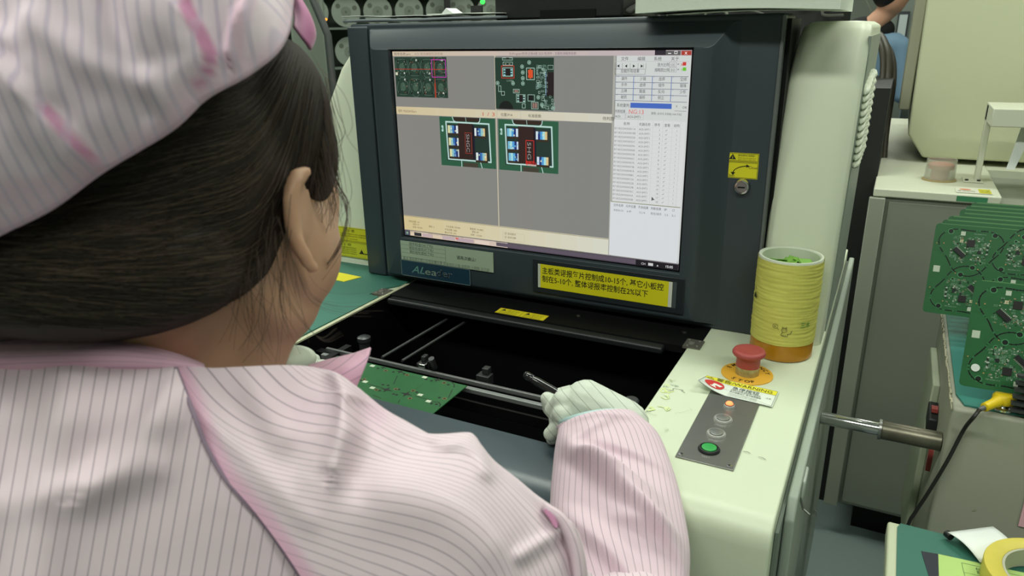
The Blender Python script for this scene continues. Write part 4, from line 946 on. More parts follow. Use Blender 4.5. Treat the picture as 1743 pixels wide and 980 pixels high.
# low bench at the lower right with its things
WZ = -.50
wb = thing('work_bench', (.25, .55, -1.35), 'small bench with green top and worn cream edge, bottom right corner', 'bench')
WX0 = .0535; WY1 = .752
MB().box((WX0, .30, WZ-.02), (.50, WY1, WZ)).build('bench_top', mat('worn_cream_edge2', (190, 196, 168), .5, scuff=((110, 110, 90), 25, .64)), wb, bevel=.003, seg=3)
MB().prism([(WX0+.010, .305, WZ+.0001), (.495, .305, WZ+.0001), (.495, WY1-.002, WZ+.0001), (WX0+.012, WY1-.002, WZ+.0001), (WX0+.009, WY1-.010, WZ+.0001)], (0, 0, .0015)).build('green_mat', mat('bench_green_mat', (52, 106, 92), .55, var=.06), wb)
for (a, b) in ((WX0+.03, .33), (.47, .33), (WX0+.03, WY1-.03), (.47, WY1-.03)): MB().box((a-.012, b-.012, -1.35), (a+.012, b+.012, WZ-.02)).build('leg', M_cab, wb)
wz = WZ+.0017
# tape roll
tc_ = onz(1790, 1000, wz+.010)
tr = thing('tape_roll', (tc_[0], tc_[1], wz+.0016), 'roll of yellow masking tape lying on the green bench corner', 'tape')
MB().lathe([(.0545, .0003), (.0550, .001), (.0550, .019), (.0545, .020), (.0405, .020), (.0400, .0195), (.0400, .0008), (.0405, .0003), (.0545, .0003)], (tc_[0], tc_[1], wz+.0016), n=72, caps=False).build('tape', mat('yellow_tape_roll', (202, 188, 78), .5, var=.08, scale=60), tr, smooth=True, angle=50)
MB().lathe([(.0399, .0002), (.0399, .0195), (.0378, .0195), (.0378, .0002), (.0399, .0002)], (tc_[0], tc_[1], wz+.0016), n=64, caps=False).build('paper_core', mat('grey_card_core', (170, 170, 150), .7), tr, smooth=True, angle=50)
def sheet(name, pix, z, m, label, cat, th=.0004, curl=None):
    P_ = [onz(px, py, z) for px, py in pix]
    if curl:
        for i, dz in curl.items(): P_[i] = at(*pix[i], (z+dz)/ray(*pix[i])[2])
    o = MB().prism(P_, (0, 0, th)).build(name, m)
    return tag(o, label, cat), P_
sheet('black_sheet', [(1568, 938), (1620, 947), (1640, 1010), (1590, 1010)], wz+.0002, mat('dark_navy_sheet', (32, 34, 46), .6), 'dark sheet sticking out from under the lime green form', 'sheet')
gs, P_ = sheet('green_form', [(1597, 943), (1743, 975), (1830, 995), (1810, 1060), (1600, 1050)], wz+.0008, mat('lime_paper', (170, 200, 116), .65), 'lime green printed form on the bench beside the tape roll', 'paper')
c = Canvas(P_[0]+V(0, 0, .0006), P_[1]-P_[0], np.cross(V(0, 0, 1), P_[1]-P_[0]))
for (x0, y0, x1, y1) in ((.019, -.006, .043, -.050), (.043, -.006, .075, -.050)): c.frame(x0, y0, x1, y1, .0004, (60, 80, 40))
c.rect(.019, -.0205, .075, -.0201, (60, 80, 40)); c.text('标识', .030, -.0125, .0050, (50, 70, 40), ang=-.1); c.text('数量', .0305, -.0175, .0050, (60, 90, 40)); c.text('品名', .058, -.0125, .0055, (50, 70, 40), ang=-1.4); c.text('HY1', .054, -.0165, .0055, (50, 70, 40), ang=-1.4)
c.build('form_print', gs)
# white curled sheet
wp = []; nn = 8
q00, q01, q10, q11 = onz(1613, 906, wz+.010), onz(1690, 896, wz+.006), onz(1668, 957, wz+.004), onz(1750, 960, wz+.004)
vs = []; fs = []
for i in range(nn+1):
    for j in range(nn+1):
        u, v = i/nn, j/nn; p = (q00*(1-u)+q01*u)*(1-v)+(q10*(1-u)+q11*u)*v; p = p+V(0, 0, .004*math.sin(v*math.pi)); vs.append(p)
for i in range(nn):
    for j in range(nn): a = i*(nn+1)+j; fs.append((a, a+nn+1, a+nn+2, a+1))
o = MB().add(vs, fs).build('white_sheet', M_white, smooth=True); s_ = o.modifiers.new('thickness', 'SOLIDIFY'); s_.thickness = .0004
tag(o, 'white paper sheet curling up from the bench edge behind the tape roll', 'paper')
MB0 = MB().tube([onz(1611, 907, wz+.0065), onz(1619, 914, wz+.0065)], .0038, 10).build('black_clip', M_blk, smooth=True); tag(MB0, 'small black clip at the corner of the white sheet', 'clip')
pk = MB().box((.250, BY0-.002, -.62), (.29, BY0-.0005, -.47)); p0 = ony(1741, 830, BY0-.002); p1 = ony(1733, 895, BY0-.002)
o = MB().box((p1[0], BY0-.002, p1[2]), (p1[0]+.05, BY0-.0006, p0[2]+.02)).build('pink_sticker', mat('pink_sticker', (226, 176, 186), .6)); o.parent = None; tag(o, 'pink paper stuck to the front of the grey conveyor unit', 'sticker')

# ---- cream machine behind on the right
CZ = -.366
cm_ = thing('cream_machine', (.9, 2.6, -1.35), 'large cream placement machine with a hanging hood, upper right', 'machine')
MB().box((-.012, 1.90, -1.245), (1.8, 3.4, CZ-.02)).build('cabinet_body', mat('shaded_cabinet_paint', (132, 136, 124), .5, var=.04, scale=2, scuff=((70, 70, 60), 6, .76)), cm_, bevel=.003)
MB().box((-.020, 1.89, CZ-.02), (.236, 3.4, CZ)).build('cabinet_top', M_cabtop, cm_, bevel=.003)
MB().box((.236, 2.25, CZ-.02), (1.8, 3.4, CZ-.001)).build('cabinet_top', M_cabtop, cm_)
MB().box((-.027, 1.885, -1.25), (.008, 1.90, CZ-.022)).build('corner_post', M_cab, cm_, bevel=.002)
MB().box((.016, 1.894, -1.235), (.236, 1.9, CZ-.030)).build('cabinet_door', mat('shaded_door_paint', (132, 136, 124)), cm_, bevel=.002)  # door colour darkened like the body for the shade on the cabinet front
MB().box((.236, 1.85, -1.2), (1.7, 2.25, CZ-.15)).build('dark_recess', M_dark, cm_)
MB().box((.05, 1.96, -1.35), (1.75, 3.35, -1.245)).build('under_cabinet_shade', M_black, cm_)  # black block added to stand in for the shadow under the cabinet
hy = 2.30; hp = [ony(1584, -60, hy), ony(1545, 228, hy), ony(1570, 268, hy)]
zb_ = hp[2][2]
hood = MB().prism([(hp[0][0]-.002, hy, .55), (hp[1][0], hy, hp[1][2]), (hp[2][0], hy, zb_), (1.5, hy, zb_), (1.5, hy, .55)], (0, .9, 0)).build('hood', M_cream, cm_, bevel=.006, seg=3)
MB().box((.006, 2.36, -.23), (.034, 3.1, .55)).build('hood_side', mat('cream_side_strip', (168, 168, 146), .5), cm_, bevel=.003)
# arm bracket
br = MB(); X0 = ony(1683, 190, 2.08)[0]
br.box((X0-.004, 2.06, CZ+.002), (X0+.008, 2.09, -.185)); o = br.build('bracket_post', M_cabtop, cm_, bevel=.001)
MB().box((X0-.004, 1.95, -.222), (.9, 2.11, -.182)).build('bracket_arm', M_cabtop, cm_, bevel=.002)
MB().box((X0-.028, 2.04, CZ+.0005), (X0+.014, 2.10, CZ+.003)).build('bracket_foot', M_cabtop, cm_, bevel=.001)
for q in (-.02, .005): MB().lathe([(.004, 0), (.004, .003)], (X0+q, 2.055, CZ+.003), n=10).build('bolt', M_blk, cm_)
pe = onz(1598, 306, CZ); 
es2 = MB().lathe([(.038, 0), (.038, .002)], (pe[0], pe[1], CZ+.0005), n=32).build('stop_ring', mat('tan_ring', (170, 150, 100), .5), cm_)
MB().lathe([(.020, 0), (.020, .024), (.029, .026), (.029, .036), (.022, .040), (.0001, .041)], (pe[0], pe[1], CZ+.002), n=32).build('stop_button', mat('red_button_far', (176, 70, 60), .5), cm_, smooth=True)
gl = mat('clear_plastic_guard', (205, 208, 190), .12, alpha=.34)
MB().lathe([(.034, 0), (.033, .048), (.031, .048), (.032, .001)], (pe[0], pe[1], CZ+.003), n=32, caps=False).build('clear_guard', gl, cm_, smooth=True)
c = Canvas((onz(1627, 326, CZ)[0], 1.905, CZ+.0012), (1, 0, 0), (0, 1, 0)); c.rect(0, 0, .072, .06, (206, 206, 190)); c.lift(); c.rect(.046, .004, .070, .056, (190, 184, 50)); c.disc(.02, .040, .012, (196, 120, 90), 14, .009); c.lift(); c.text('急停按钮', .004, .016, .012, (70, 70, 60), width=.034); c.text('注意', .049, .03, .010, (60, 60, 20), width=.018); c.text('请勿触碰', .049, .012, .008, (60, 60, 20), width=.018); c.build('stop_label', cm_)
c = Canvas((ony(1628, 338, 1.8895)[0], 1.8895, ony(1628, 342, 1.89)[2]), (1, 0, 0), (0, 0, 1)); c.rect(0, 0, .06, .012, (60, 130, 90)); c.build('green_label', cm_)
# paper tag hanging from the bracket
tg = MB(); A, B = ony(1746, 195, 2.04), ony(1716, 288, 1.98); tg.prism([A, A+V(.03, 0, .0), B+V(.012, 0, .0), B+V(-.004, 0, 0)], (0, .001, 0))
tag(tg.build('paper_tag', M_white), 'white paper strip hanging from the cream bracket arm', 'paper')
# black duct and hoses between the machines
dk = thing('cable_duct', (-.12, 2.3, -1.35), 'dark cable duct with hoses in the gap between the machines', 'duct')
xr = ony(1470, 420, 2.05)[0]
MB().box((-.30, 2.05, -1.35), (ony(1466, 480, 2.05)[0], 2.55, -.15)).build('duct_body', mat('dark_duct', (22, 23, 22), .6, var=.4, scale=10), dk)
MB().box((-.30, 2.2, -1.35), (-.14, 2.54, -.05)).build('duct_tower', mat('dark_duct', (22, 23, 22)), dk)
for k, (dx, top, r) in enumerate(((0, 0, .018), (.028, -.06, .014), (-.03, .03, .012))):
    p = [at(1490+dx*300, 430, 2.1), at(1497+dx*300, 250, 2.1), at(1512+dx*300, 120-top*200, 2.12), at(1503+dx*300, 70-top*200, 2.2), at(1485, 52-top*200, 2.35)]
    MB().tube(smooth_path(p), r*.7, 10).build('hose', mat('grey_brown_hose', (74, 70, 60), .5), dk, smooth=True)

# ================================================================== ON TOP OF THE HOUSING
TZ = HZ1
def top_at(px, py, y): return ony(px, py, y)
def wavy_sheet(name, corners, label, cat, m, nz=.003, th=.0006, seed=0):
    vs = []; fs = []; n1, n2 = 16, 6
    a, b, c_, d = map(lambda q: V(*q), corners)
    for i in range(n1+1):
        for j in range(n2+1):
            u, v = i/n1, j/n2; p = (a*(1-u)+b*u)*(1-v)+(d*(1-u)+c_*u)*v
            p[2] += nz*(1+noise.noise(Vector((u*3+seed, v*2, seed)))); vs.append(p)
    for i in range(n1):
        for j in range(n2): q = i*(n2+1)+j; fs.append((q, q+n2+1, q+n2+2, q+1))
    o = MB().add(vs, fs).build(name, m, smooth=True); s_ = o.modifiers.new('thickness', 'SOLIDIFY'); s_.thickness = th; s_.offset = 1
    return tag(o, label, cat)
xa = ony(583, 40, .96)[0]; xb = ony(850, 30, .96)[0]
wavy_sheet('paper_folder', [(xa, .962, TZ+.0015), (xb, .962, TZ+.0015), (xb, 1.13, TZ+.002), (xa, 1.13, TZ+.002)], 'blue grey paper folder lying flat on top of the screen housing', 'folder', mat('blue_grey_folder', (120, 128, 134), .6), .0012, .0035)
wavy_sheet('white_sheet', [(xa-.002, .962, TZ+.010), (xa+.16, .97, TZ+.0075), (xa+.17, 1.12, TZ+.008), (xa+.01, 1.12, TZ+.009)], 'white paper curling at the left end of the housing top', 'paper', M_white, .0012, .0008, 3)
wavy_sheet('folded_paper', [(xa+.15, .975, TZ+.0085), (xb-.002, .965, TZ+.0075), (xb, 1.12, TZ+.008), (xa+.17, 1.12, TZ+.009)], 'pale crumpled paper beside the black case on the housing', 'paper', mat('pale_paper', (188, 196, 184), .7), .0020, .0010, 8)
p = ony(768, 14, 1.0); fold = MB().prism([(p[0]-.008, .985, TZ+.012), (p[0], .985, p[2]), (p[0]+.012, .985, TZ+.012), (p[0]+.004, .985, TZ+.0105)], (0, .03, 0)); tag(fold.build('paper_crease', M_white), 'white paper fold standing up on the housing top', 'paper')
# white-cornered box with a key ring hook behind
tb = MB().box((-.60, 1.14, TZ-.30), (-.535, 1.22, TZ+.06)); 
o = tb.build('control_box', mat('grey_white_box', (150, 158, 148), .5), bevel=.003); tag(o, 'grey control box with a green lamp behind the housing', 'box')
p = ony(822, 3, 1.139); MB().lathe([(.004, 0), (.004, .002), (.002, .003)], p, (0, -1, 0), 14).build('green_lamp', mat('lit_green_lamp', (40, 230, 60), .4, emit=3.0), o)
p = ony(812, 16, 1.137); MB().box((p[0]-.012, 1.136, p[2]-.010), (p[0]+.010, 1.1395, p[2]+.006)).build('black_socket', M_blk, o)
# black case
bc = thing('black_case', (-.43, 1.02, TZ), 'black ribbed case standing on the screen housing', 'case')
x0, x1 = ony(842, 20, .985)[0], ony(1000, 20, .985)[0]
MB().box((x0, .985, TZ+.0005), (x1+.05, 1.13, TZ+.055)).build('case_body', M_blk, bc, bevel=.003)
xx = ony(920, 20, .985)[0]; MB().box((xx, .9835, TZ+.001), (xx+.083, .986, TZ+.012)).build('case_slot', M_black, bc)
for k in range(26): MB().box((x0+.01+k*.0085, .983, TZ+.034), (x0+.0145+k*.0085, .985, TZ+.052)).build('case_rib', mat('dark_rib', (40, 42, 42), .5), bc)
x2 = ony(1095, 20, 1.0)[0]
wavy_sheet('grey_cloth', [(x1+.052, .99, TZ+.001), (x2+.02, .99, TZ+.001), (x2+.02, 1.1, TZ+.02), (x1+.052, 1.1, TZ+.02)], 'dark fuzzy cloth between the black case and white tray', 'cloth', mat('dark_fuzzy_cloth', (60, 62, 58), .95, var=.4, scale=80), .006, .004, 5)
# white foam tray: long lens-shaped slab
L0, L1 = ony(1088, 15, .93), ony(1432, 14, .93); n_ = 24; top_ = []; bot = []
for k in range(n_+1):
    t = k/n_; x = L0[0]+(L1[0]-L0[0])*t; zc = (L0[2])*(1-t)+L1[2]*t
    top_.append((x, .915, TZ+.0020+.0185+.0075*math.sin(math.pi*t)**.8-.004*t)); bot.append((x, .915, TZ+.0020+.0035*math.sin(math.pi*t)-.0015*t+.001))
ft = MB().prism(bot+top_[::-1], (0, .20, 0)).build('foam_tray', mat('white_foam', (214, 222, 208), .8, var=.03, bump=.2, bscale=200), smooth=True, angle=40)
tag(ft, 'long white foam slab lying across the housing top', 'foam')

# ================================================================== FAR BACKGROUND
vd = V(-.60, .80, 0); vd /= np.linalg.norm(vd); rt = V(vd[1], -vd[0], 0)
rack_c = at(640, 60, 4.3); rk2 = thing('reel_shelf', (rack_c[0], rack_c[1], -1.35), 'tall shelf of component reels behind the machine', 'shelf')
org = V(rack_c[0], rack_c[1], 0)
def rb_(a0, a1, d0, d1, z0, z1, name, m): 
    q = MB(); c0 = org+rt*((a0+a1)/2)+vd*((d0+d1)/2); c0[2] = (z0+z1)/2
    q.obox(c0, rt*(a1-a0)/2, vd*(d1-d0)/2, V(0, 0, (z1-z0)/2)); return q.build(name, m, rk2)
M_sh = mat('grey_green_shelf', (104, 116, 104), .6)
rb_(-1.3, 1.3, .34, .36, -1.35, .75, 'back_panel', mat('shelf_back', (120, 130, 118), .8))
for z in (-.75, -.42, -.19, .035, .26, .50): rb_(-1.3, 1.3, 0, .34, z-.012, z, 'shelf_board', M_sh)
for a in (-1.31, -.45, .42, 1.3): rb_(a, a+.03, 0, .34, -1.35, .75, 'post', M_blk)
# reels: one disc pair with hub, then copies
reel = thing('component_reel', (0, 0, 0), 'pale component reel on the far shelf', 'reel', 'component reels on the far shelf')
mr = MB()
for d in (0, .014): mr.lathe([(.085, 0), (.085, .0015), (.078, .002), (.030, .002)], -vd*d, -vd, 32)
mr.build('flange', mat('clear_grey_reel', (150, 160, 148), .45, var=.1, scale=20), reel, smooth=True)
MB().lathe([(.030, -.0005), (.030, .019)], (0, 0, 0), -vd, 24).build('hub', mat('grey_hub', (128, 136, 124), .5), reel, smooth=True)
hm = MB()
for k in range(3):
    a = k*2.094+.4; hm.lathe([(.014, 0), (.014, .001)], rt*.056*math.cos(a)+V(0, 0, .056*math.sin(a))-vd*.0162, -vd, 14)
hm.lathe([(.008, 0), (.008, .001)], -vd*.0195, -vd, 14); hm.build('hub_opening', mat('reel_hole', (106, 114, 102), .8), reel, kind='stuff')
first = True
rows_ = [(.035, (-3, -2, -1, 0, 1, 2, 3, 4), 'upper'), (-.19, (-3, -2, -1, 0, 1), 'second')]
for z, ks, rn in rows_:
    for k in ks:
        p = org+rt*(.02+.187*k-(.06 if k > 2 else 0)-(.0 if k > -3 else .03))+vd*.10; p[2] = z+.0865
        lab = 'pale component reel on the far shelf, %s row, %s from the left' % (rn, ('first', 'second', 'third', 'fourth', 'fifth', 'sixth', 'seventh', 'eighth')[k+3])
        if first: reel.location = p+V(0, 0, Z0); first = False; ORG[reel.name] = p+V(0, 0, Z0); reel['label'] = lab
        else: dup(reel, p, lab)
# LED box and slanting pipe by the cap
p = at(520, 20, 3.2); o = MB().obox(p+vd*.06+V(0, 0, -.6), rt*.075, vd*.05, V(0, 0, .70)).build('lamp_column', mat('grey_column', (118, 128, 116), .5), bevel=.01); tag(o, 'grey column with green and orange lamps behind the cap peak', 'column')
MB().lathe([(.010, 0), (.010, .004), (.005, .007)], p+vd*.008, -vd, 14).build('green_lamp', mat('lit_green_lamp', (40, 230, 60)), o)
p2 = at(555, 33, 3.2); MB().lathe([(.005, 0), (.005, .004)], p2+vd*.004, -vd, 12).build('orange_lamp', mat('lit_orange_far', (255, 130, 30), .4, emit=3.0), o)
o = MB().tube([at(520, -60, 3.0), at(533, 0, 3.0), at(548, 35, 3.0), at(558, 60, 3.0), V(*at(560, 64, 3.0)[:2], -1.35)], .016, 12).build('slanting_pipe', mat('dark_grey_pipe', (58, 64, 62), .5), smooth=True); tag(o, 'dark slanting pipe behind the cap peak', 'pipe')
# black wire bundle over the housing
rr = random.Random(31)
bk = thing('equipment_tower', (-.35, 2.6, -1.35), 'dark equipment tower hung with cables behind the foam slab', 'equipment')
a0, a1 = ony(1000, 30, 2.6)[0], ony(1462, 30, 2.6)[0]
MB().box((a0-.2, 2.6, -1.35), (min(a1, -.19), 3.0, .35)).build('tower_body', mat('dark_tower', (34, 36, 34), .7, var=.5, scale=14), bk)
for k in range(22):
    x = a0+(a1-a0)*rr.random(); z = rr.uniform(-.05, .2); p = [V(x, 2.58, z)]
    for j in range(4): p.append(p[-1]+V(rr.uniform(-.05, .08), rr.uniform(-.01, .008), rr.uniform(-.05, .03)))
    for q in p: q[1] = min(2.588, max(q[1], 2.55))
    MB().tube(smooth_path(p, 5), rr.uniform(.002, .005), 6).build('cable', mat('cable_%d' % (k % 3), ((90, 92, 84), (20, 20, 20), (130, 134, 120))[k % 3], .5), bk, smooth=True)
# glass door and partition down the aisle
pd = ony(1543, 40, 5.6)
d1_ = structure('door_1', MB().box((ony(1500, 0, 5.7)[0], 5.7, -1.35), (ony(1500, 0, 5.7)[0]+.55, 5.76, .75)), mat('grey_green_door', (116, 124, 116), .5))
g0, g1 = ony(1533, 25, 5.69), ony(1541, 78, 5.69)
o = MB().box((ony(1531, 30, 5.69)[0], 5.685, g1[2]), (ony(1542, 30, 5.69)[0]+.01, 5.70, g0[2])).build('window_pane', mat('bright_pane', (190, 200, 200), .3), d1_)
MB().box((ony(1528, 30, 5.69)[0], 5.69, g1[2]-.02), (ony(1545, 30, 5.69)[0]+.01, 5.70, g0[2]+.02)).build('window_frame', mat('dark_frame', (50, 56, 60), .5), d1_)
o = MB().box((.02, 3.5, -1.35), (.05, 4.7, .3)).build('blue_grey_panel', mat('blue_grey_panel', (92, 104, 110), .5)); tag(o, 'blue grey upright panel at the end of the aisle', 'panel')
# person far down the aisle
dp = thing('person', (-.22, 5.0, -1.35), 'person in blue jacket with black collar, seen from behind down the aisle', 'person')
hx = ony(1512, 0, 5.0)[0]; hz = ony(1507, -8, 5.0)[2]
def skinned(name, groups, m, parent, vox=.004, smooth_it=6, voxel=True, tri=None, smooth=True):
    mb = MB()
    for g_ in groups:
        if g_[0] == 'c': mb.cap(g_[1], g_[2], g_[3], g_[4], 14)
        elif g_[0] == 'e': mb.ell(g_[1], g_[2], g_[3] if len(g_) > 3 else None, 20, 14)
    o = mb.build(name, m, parent, smooth=False)
    r = o.modifiers.new('remesh', 'REMESH'); r.mode = 'VOXEL'; r.voxel_size = vox
    s_ = o.modifiers.new('smooth', 'SMOOTH'); s_.factor = .6; s_.iterations = smooth_it
    dg = bpy.context.evaluated_depsgraph_get(); me = bpy.data.meshes.new_from_object(o.evaluated_get(dg))
    o.modifiers.clear(); old = o.data; o.data = me; bpy.data.meshes.remove(old)
    me.polygons.foreach_set('use_smooth', [True]*len(me.polygons)); me.update()
    if not me.materials: me.materials.append(m)
    return o
M_skin = mat('skin', (206, 156, 128), .5, var=.06, scale=30)
bx_, by_ = hx-.10, 5.0
skinned('body', [('e', (hx+.02, by_, hz), (.085, .10, .12)), ('c', (bx_, by_+.0, hz-.20), (hx+.01, by_, hz-.08), .06, .055), ('c', (bx_-.02, by_, hz-.9), (bx_, by_, hz-.28), .13, .12),
    ('c', (bx_-.09, by_, -1.28), (bx_-.09, by_, hz-.85), .05, .09), ('c', (bx_+.09, by_, -1.28), (bx_+.09, by_, hz-.85), .05, .09), ('c', (bx_+.19, by_, hz-.30), (bx_+.24, by_+.02, hz-.55), .045, .04), ('c', (bx_+.24, by_+.02, hz-.55), (bx_+.32, by_+.15, hz-.62), .035, .03), ('e', (bx_+.34, by_+.18, hz-.62), (.03, .05, .04)),
    ('c', (bx_-.19, by_, hz-.30), (bx_-.22, by_, hz-.75), .045, .035), ('e', (hx+.105, by_+.01, hz-.01), (.018, .02, .025)), ('e', (bx_-.09, by_-.05, -1.32), (.045, .11, .035)), ('e', (bx_+.09, by_-.05, -1.32), (.045, .11, .035))], M_skin, dp, .012, 4)
skinned('blue_jacket', [('c', (bx_-.02, by_, hz-.85), (bx_, by_, hz-.32), .155, .15), ('c', (bx_-.16, by_, hz-.27), (bx_+.16, by_, hz-.27), .07, .07), ('c', (bx_+.19, by_, hz-.28), (bx_+.24, by_+.02, hz-.55), .062, .055), ('c', (bx_+.24, by_+.02, hz-.55), (bx_+.31, by_+.14, hz-.61), .052, .045), ('c', (bx_-.19, by_, hz-.28), (bx_-.22, by_, hz-.70), .062, .05)], mat('blue_jacket', (124, 156, 182), .8), dp, .012, 5)
skinned('black_collar', [('c', (bx_-.10, by_+.02, hz-.20), (bx_+.10, by_+.02, hz-.19), .07, .06), ('e', (bx_, by_+.03, hz-.17), (.11, .09, .06))], mat('black_cloth', (18, 18, 20), .9), dp, .012, 4)
skinned('hair', [('e', (hx+.015, by_-.02, hz+.055), (.10, .115, .10)), ('e', (hx-.005, by_-.03, hz+.015), (.085, .09, .09))], mat('black_hair', (18, 17, 17), .6), dp, .010, 3)
skinned('trousers', [('c', (bx_-.09, by_, -1.26), (bx_-.08, by_, hz-.85), .07, .10), ('c', (bx_+.09, by_, -1.26), (bx_+.07, by_, hz-.85), .07, .10)], mat('dark_trousers', (40, 44, 52), .9), dp, .014, 3)

# ================================================================== THE OPERATOR
def cloth_mat(name, base=(221, 202, 211), stripe=(138, 122, 138), pink=(212, 146, 184), wdt=.045, use=True):
    m = bpy.data.materials.new(name); m.use_nodes = True; nt = m.node_tree; b = nt.nodes['Principled BSDF']; N = nt.nodes.new; L = nt.links.new
    b.inputs['Roughness'].default_value = .75; b.inputs['Sheen Weight'].default_value = .15; b.inputs['Specular IOR Level'].default_value = .25
    a = N('ShaderNodeAttribute'); a.attribute_name = 'stripe'; t = N('ShaderNodeAttribute'); t.attribute_name = 'tint'
    fr = N('ShaderNodeMath'); fr.operation = 'FRACT'; L(a.outputs['Fac'], fr.inputs[0])
    sb = N('ShaderNodeMath'); sb.operation = 'SUBTRACT'; sb.inputs[1].default_value = .5; L(fr.outputs[0], sb.inputs[0])
    ab = N('ShaderNodeMath'); ab.operation = 'ABSOLUTE'; L(sb.outputs[0], ab.inputs[0])
    mr = N('ShaderNodeMapRange'); mr.inputs[1].default_value = wdt*.6; mr.inputs[2].default_value = wdt*1.5; mr.inputs[3].default_value = .85; mr.inputs[4].default_value = 0.0; L(ab.outputs[0], mr.inputs[0])
    mp = N('ShaderNodeMix'); mp.data_type = 'RGBA'; mp.inputs[6].default_value = (*lin(base), 1); mp.inputs[7].default_value = (*lin(pink), 1); L(t.outputs['Fac'], mp.inputs[0])
    iv = N('ShaderNodeMath'); iv.operation = 'MULTIPLY_ADD'; iv.inputs[1].default_value = -.8; iv.inputs[2].default_value = 1.0; iv.use_clamp = True; L(t.outputs['Fac'], iv.inputs[0]); mu = N('ShaderNodeMath'); mu.operation = 'MULTIPLY'; L(mr.outputs[0], mu.inputs[0]); L(iv.outputs[0], mu.inputs[1])
    ms = N('ShaderNodeMix'); ms.data_type = 'RGBA'; L(mu.outputs[0], ms.inputs[0]); L(mp.outputs[2], ms.inputs[6]); ms.inputs[7].default_value = (*lin(stripe), 1)
    L(ms.outputs[2], b.inputs['Base Color'])
    tc = N('ShaderNodeTexCoord'); n = N('ShaderNodeTexNoise'); n.inputs['Scale'].default_value = 28; n.inputs['Detail'].default_value = 3; L(tc.outputs['Object'], n.inputs['Vector'])
    bp = N('ShaderNodeBump'); bp.inputs['Strength'].default_value = .35; bp.inputs['Distance'].default_value = .004; L(n.outputs[0], bp.inputs['Height']); L(bp.outputs[0], b.inputs['Normal'])
    return m
M_cloth = cloth_mat('pink_striped_cloth')
M_cap = cloth_mat('pink_cap_cloth', (224, 206, 217), (196, 180, 200), (190, 112, 158), wdt=.14)
M_pinkc = cloth_mat('pink_collar_cloth', (222, 182, 202), (160, 130, 156), (206, 140, 178), wdt=.05)
fh = V(-.42, .907, 0); pt = math.radians(30)
Fw = fh*math.cos(pt)+V(0, 0, -math.sin(pt)); Lf = V(-.907, -.42, 0); Up = V(0, 0, 1)*math.cos(pt)+fh*math.sin(pt)
HA = [Lf, Fw, Up]; CA = [R_, F_, U_]
Hc = V(-.373, .268, -.08)
op = thing('person', (-.27, .05, -1.35), 'seated person in pink striped coat and cap, seen from behind, holding a black pen', 'person')
C7 = at(235, 650, .47); SHR = V(-.185, .285, -.265)+F_*.045; SHL = V(-.50, .135, -.27)+F_*.04
ELR = V(-.115, .385, -.47); WRR = at(1030, 722, .715); ELL_ = V(-.66, .30, -.45); WRL = at(330, 700, .70)
hipL, hipR = V(-.36, .0, -.77), V(-.20, .06, -.77)
body = [('e', Hc+Up*.018-Fw*.008, (.074, .090, .092), HA), ('e', Hc+Fw*.045-Up*.030, (.056, .052, .068), HA), ('e', Hc+Fw*.052-Up*.082, (.040, .040, .026), HA),
    ('c', Hc+Fw*.096-Up*.012, Hc+Fw*.112-Up*.040, .007, .011), ('e', Hc+Fw*.100-Up*.064, (.022, .008, .006), HA), ('e', Hc+Fw*.098-Up*.072, (.020, .008, .006), HA),
    ('e', Hc+Fw*.092+Lf*.03-Up*.005, (.013, .010, .008), HA), ('e', Hc+Fw*.092-Lf*.03-Up*.005, (.013, .010, .008), HA),
    ('e', at(512, 425, .462), (.024, .05, .038), CA), ('e', at(539, 345, .482), (.0135, .034, .036), CA), ('e', at(476, 498, .462), (.024, .05, .034), CA),
    ('c', at(418, 470, .455), at(350, 650, .46), .043, .046), ('c', Hc-Up*.04+Fw*.01, C7, .056, .058), ('c', at(300, 540, .452), at(320, 660, .46), .048, .05),
    ('c', hipL*.5+hipR*.5+V(0, 0, .05), at(200, 830, .53), .115, .105), ('c', SHL+V(.03, 0, -.02), SHR+V(-.05, 0, -.03), .045, .026),
    ('c', SHR+V(-.01, 0, -.04), ELR, .024, .026), ('c', ELR, WRR+(ELR-WRR)*.12, .026, .020), ('c', WRR+(ELR-WRR)*.12, at(1045, 715, .722), .019, .017), ('c', SHL, ELL_, .046, .038), ('c', ELL_, WRL, .038, .024),
    ('e', WRL+V(.02, .05, .0), (.035, .05, .016)), 
    ('c', hipL, V(-.44, .40, -.76), .085, .06), ('c', hipR, V(-.24, .42, -.76), .085, .06), ('c', V(-.44, .40, -.77), V(-.44, .36, -1.27), .058, .036), ('c', V(-.24, .42, -.77), V(-.24, .38, -1.27), .058, .036),
    ('c', V(-.44, .34, -1.325), V(-.44, .50, -1.33), .028, .024), ('c', V(-.24, .36, -1.325), V(-.24, .52, -1.33), .028, .024)]
# ear: rim chain, lobe and plate
er = [at(520, 292, .405), at(505, 297, .396), at(495, 325, .392), at(493, 365, .392), at(500, 400, .395), at(514, 432, .400), at(533, 458, .408)]
for k in range(6): body.append(('c', er[k], er[k+1], (.0046, .0052, .0054, .0054, .0052, .0052)[k], (.0052, .0054, .0054, .0052, .0052, .0048)[k]))
body.append(('e', at(513, 365, .415), (.0035, .022, .022), CA))
for k in range(5):   # bare fingers inside the gloves
    a = (k-2)*.25; q = WRL+V(.02, .09, .0); body.append(('c', q+V(.012*(k-2), -.01, 0), q+V(.018*(k-2), .05-.008*abs(k-2), -.004), .008, .0065))
bo = skinned('body', body, mat('warm_skin', (190, 150, 122), .5, var=.08, scale=40), op, .0040, 5)
bo['label'] = 'bare neck, ear and cheek'
b_ = bo.data.materials[0].node_tree.nodes['Principled BSDF']; b_.inputs['Subsurface Weight'].default_value = .25; b_.inputs['Subsurface Radius'].default_value = (1.0, .3, .15); b_.inputs['Subsurface Scale'].default_value = .008

